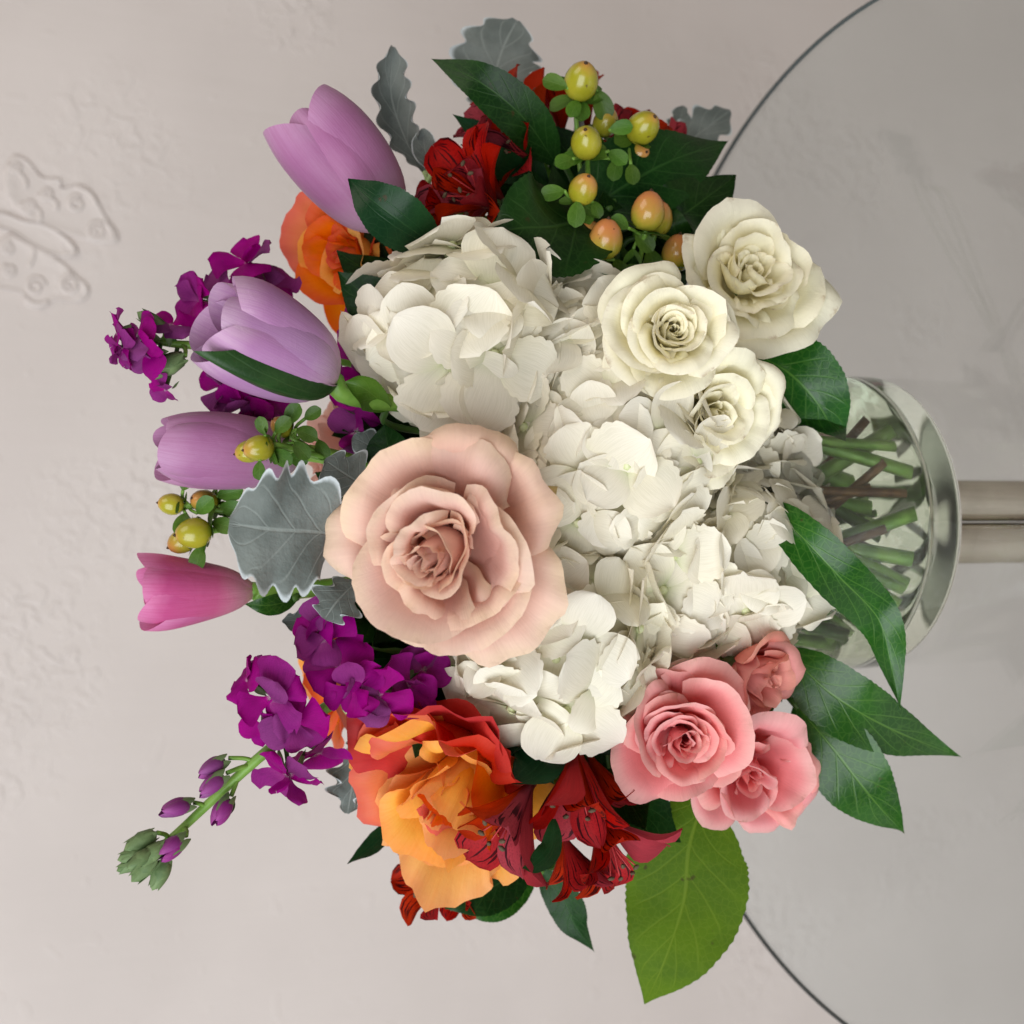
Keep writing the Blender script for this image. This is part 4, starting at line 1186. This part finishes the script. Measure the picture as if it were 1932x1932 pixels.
leaf('dark leaf behind the hydrangea where it meets the vase', [(1420, 1000, -.03), (1480, 960, -.06), (1500, 930, -.066)], .010, 333)
leaf('dark leaf under the hydrangea edge by the pink rose', [(1120, 1340, -.03), (1150, 1380, -.04), (1185, 1425, -.045)], .0125, 335)
leaf('dark leaf beneath the pink rose and alstroemeria', [(1180, 1480, -.02), (1215, 1540, -.03), (1205, 1600, -.035)], .013, 337)
leaf('shaded leaf between blush rose and upper hydrangea', [(760, 900, -.02), (735, 850, -.03), (725, 800, -.03)], .010, 339)
leaf('narrow green leaf beside the pink tulip stem', [(560, 1130, .0), (510, 1142, -.005), (462, 1140, -.005)], .0042, 341, mat='salal_mid', kind='lance')
leaf('green curled tulip leaf by the pale lilac tulip stem', [(730, 770, -.035), (690, 735, -.045), (650, 720, -.045)], .007, 343, mat='leaf_small', kind='lance', curl=60)

# foliage sprays that fill the heart of the bouquet
g = np.random.default_rng(77)
FILL = [blade('leaf', MAT['salal'], 1.0, .30, 'ovate', bend=float(g.uniform(-30, 20)), fold=.2, ruffle=.04, rng=g, nu=7, nv=12) for k in range(4)]


def spray(label, root, heads, seed, L=.05):
    g = np.random.default_rng(seed)
    rp = P(*root)
    t = thing('foliage_spray', label, 'foliage', rp, None, 'dark foliage sprays')
    inv = t.matrix_world.inverted()
    for (dx, dy, y) in heads:
        q = P(dx, dy, y)
        ax = (q - rp).normalized()
        part('twig', tube('twig', MAT['stem_dark'], [rp, (rp + q) / 2 + Vector((0, 0, .004)), q], .0011, n=6, k=8, origin=rp), t)
        for k in range(3):
            d = (ax + Vector(tuple(g.normal(size=3) * .45))).normalized()
            nz = (-FW + Vector(tuple(g.normal(size=3) * .5)))
            z = (nz - d * nz.dot(d)).normalized()
            rot = Matrix((d, z.cross(d), z)).transposed()
            part('leaf', FILL[int(g.integers(4))], t, inv @ M4(rot, q - d * L * .4, L * float(g.uniform(.8, 1.15))))
    vase_stem(t, rp, Vector((0, 0, 1)), .0018, 'stem_dark')
    return t


spray('dark foliage in the shade beneath the orange rose and alstroemeria', (1150, 1180, .0), [(1080, 1390, -.02), (1150, 1450, -.02), (1000, 1420, -.012), (1180, 1520, -.015), (900, 1330, -.01)], 401)
spray('dark foliage behind the hydrangeas by the hypericum', (1150, 760, .01), [(1050, 470, -.01), (1150, 480, -.015), (980, 380, .005), (1100, 330, .01), (1250, 480, -.01), (1100, 560, -.02), (1160, 590, -.02)], 403)
spray('dark foliage behind the blush rose and purple stock', (1000, 1000, .02), [(760, 1240, .0), (720, 1150, .0), (840, 1290, -.01), (760, 820, .005), (700, 950, .01)], 405)
spray('dark foliage behind the tulips and upper hydrangea', (1000, 800, .02), [(760, 560, .01), (740, 680, .015), (780, 470, .02), (720, 780, .01)], 407)
spray('dark foliage over the vase rim behind the lower hydrangea', (1350, 1000, .0), [(1440, 1200, -.02), (1400, 1280, -.02), (1450, 760, -.01), (1300, 1330, -.02), (1330, 700, -.02)], 409, .04)
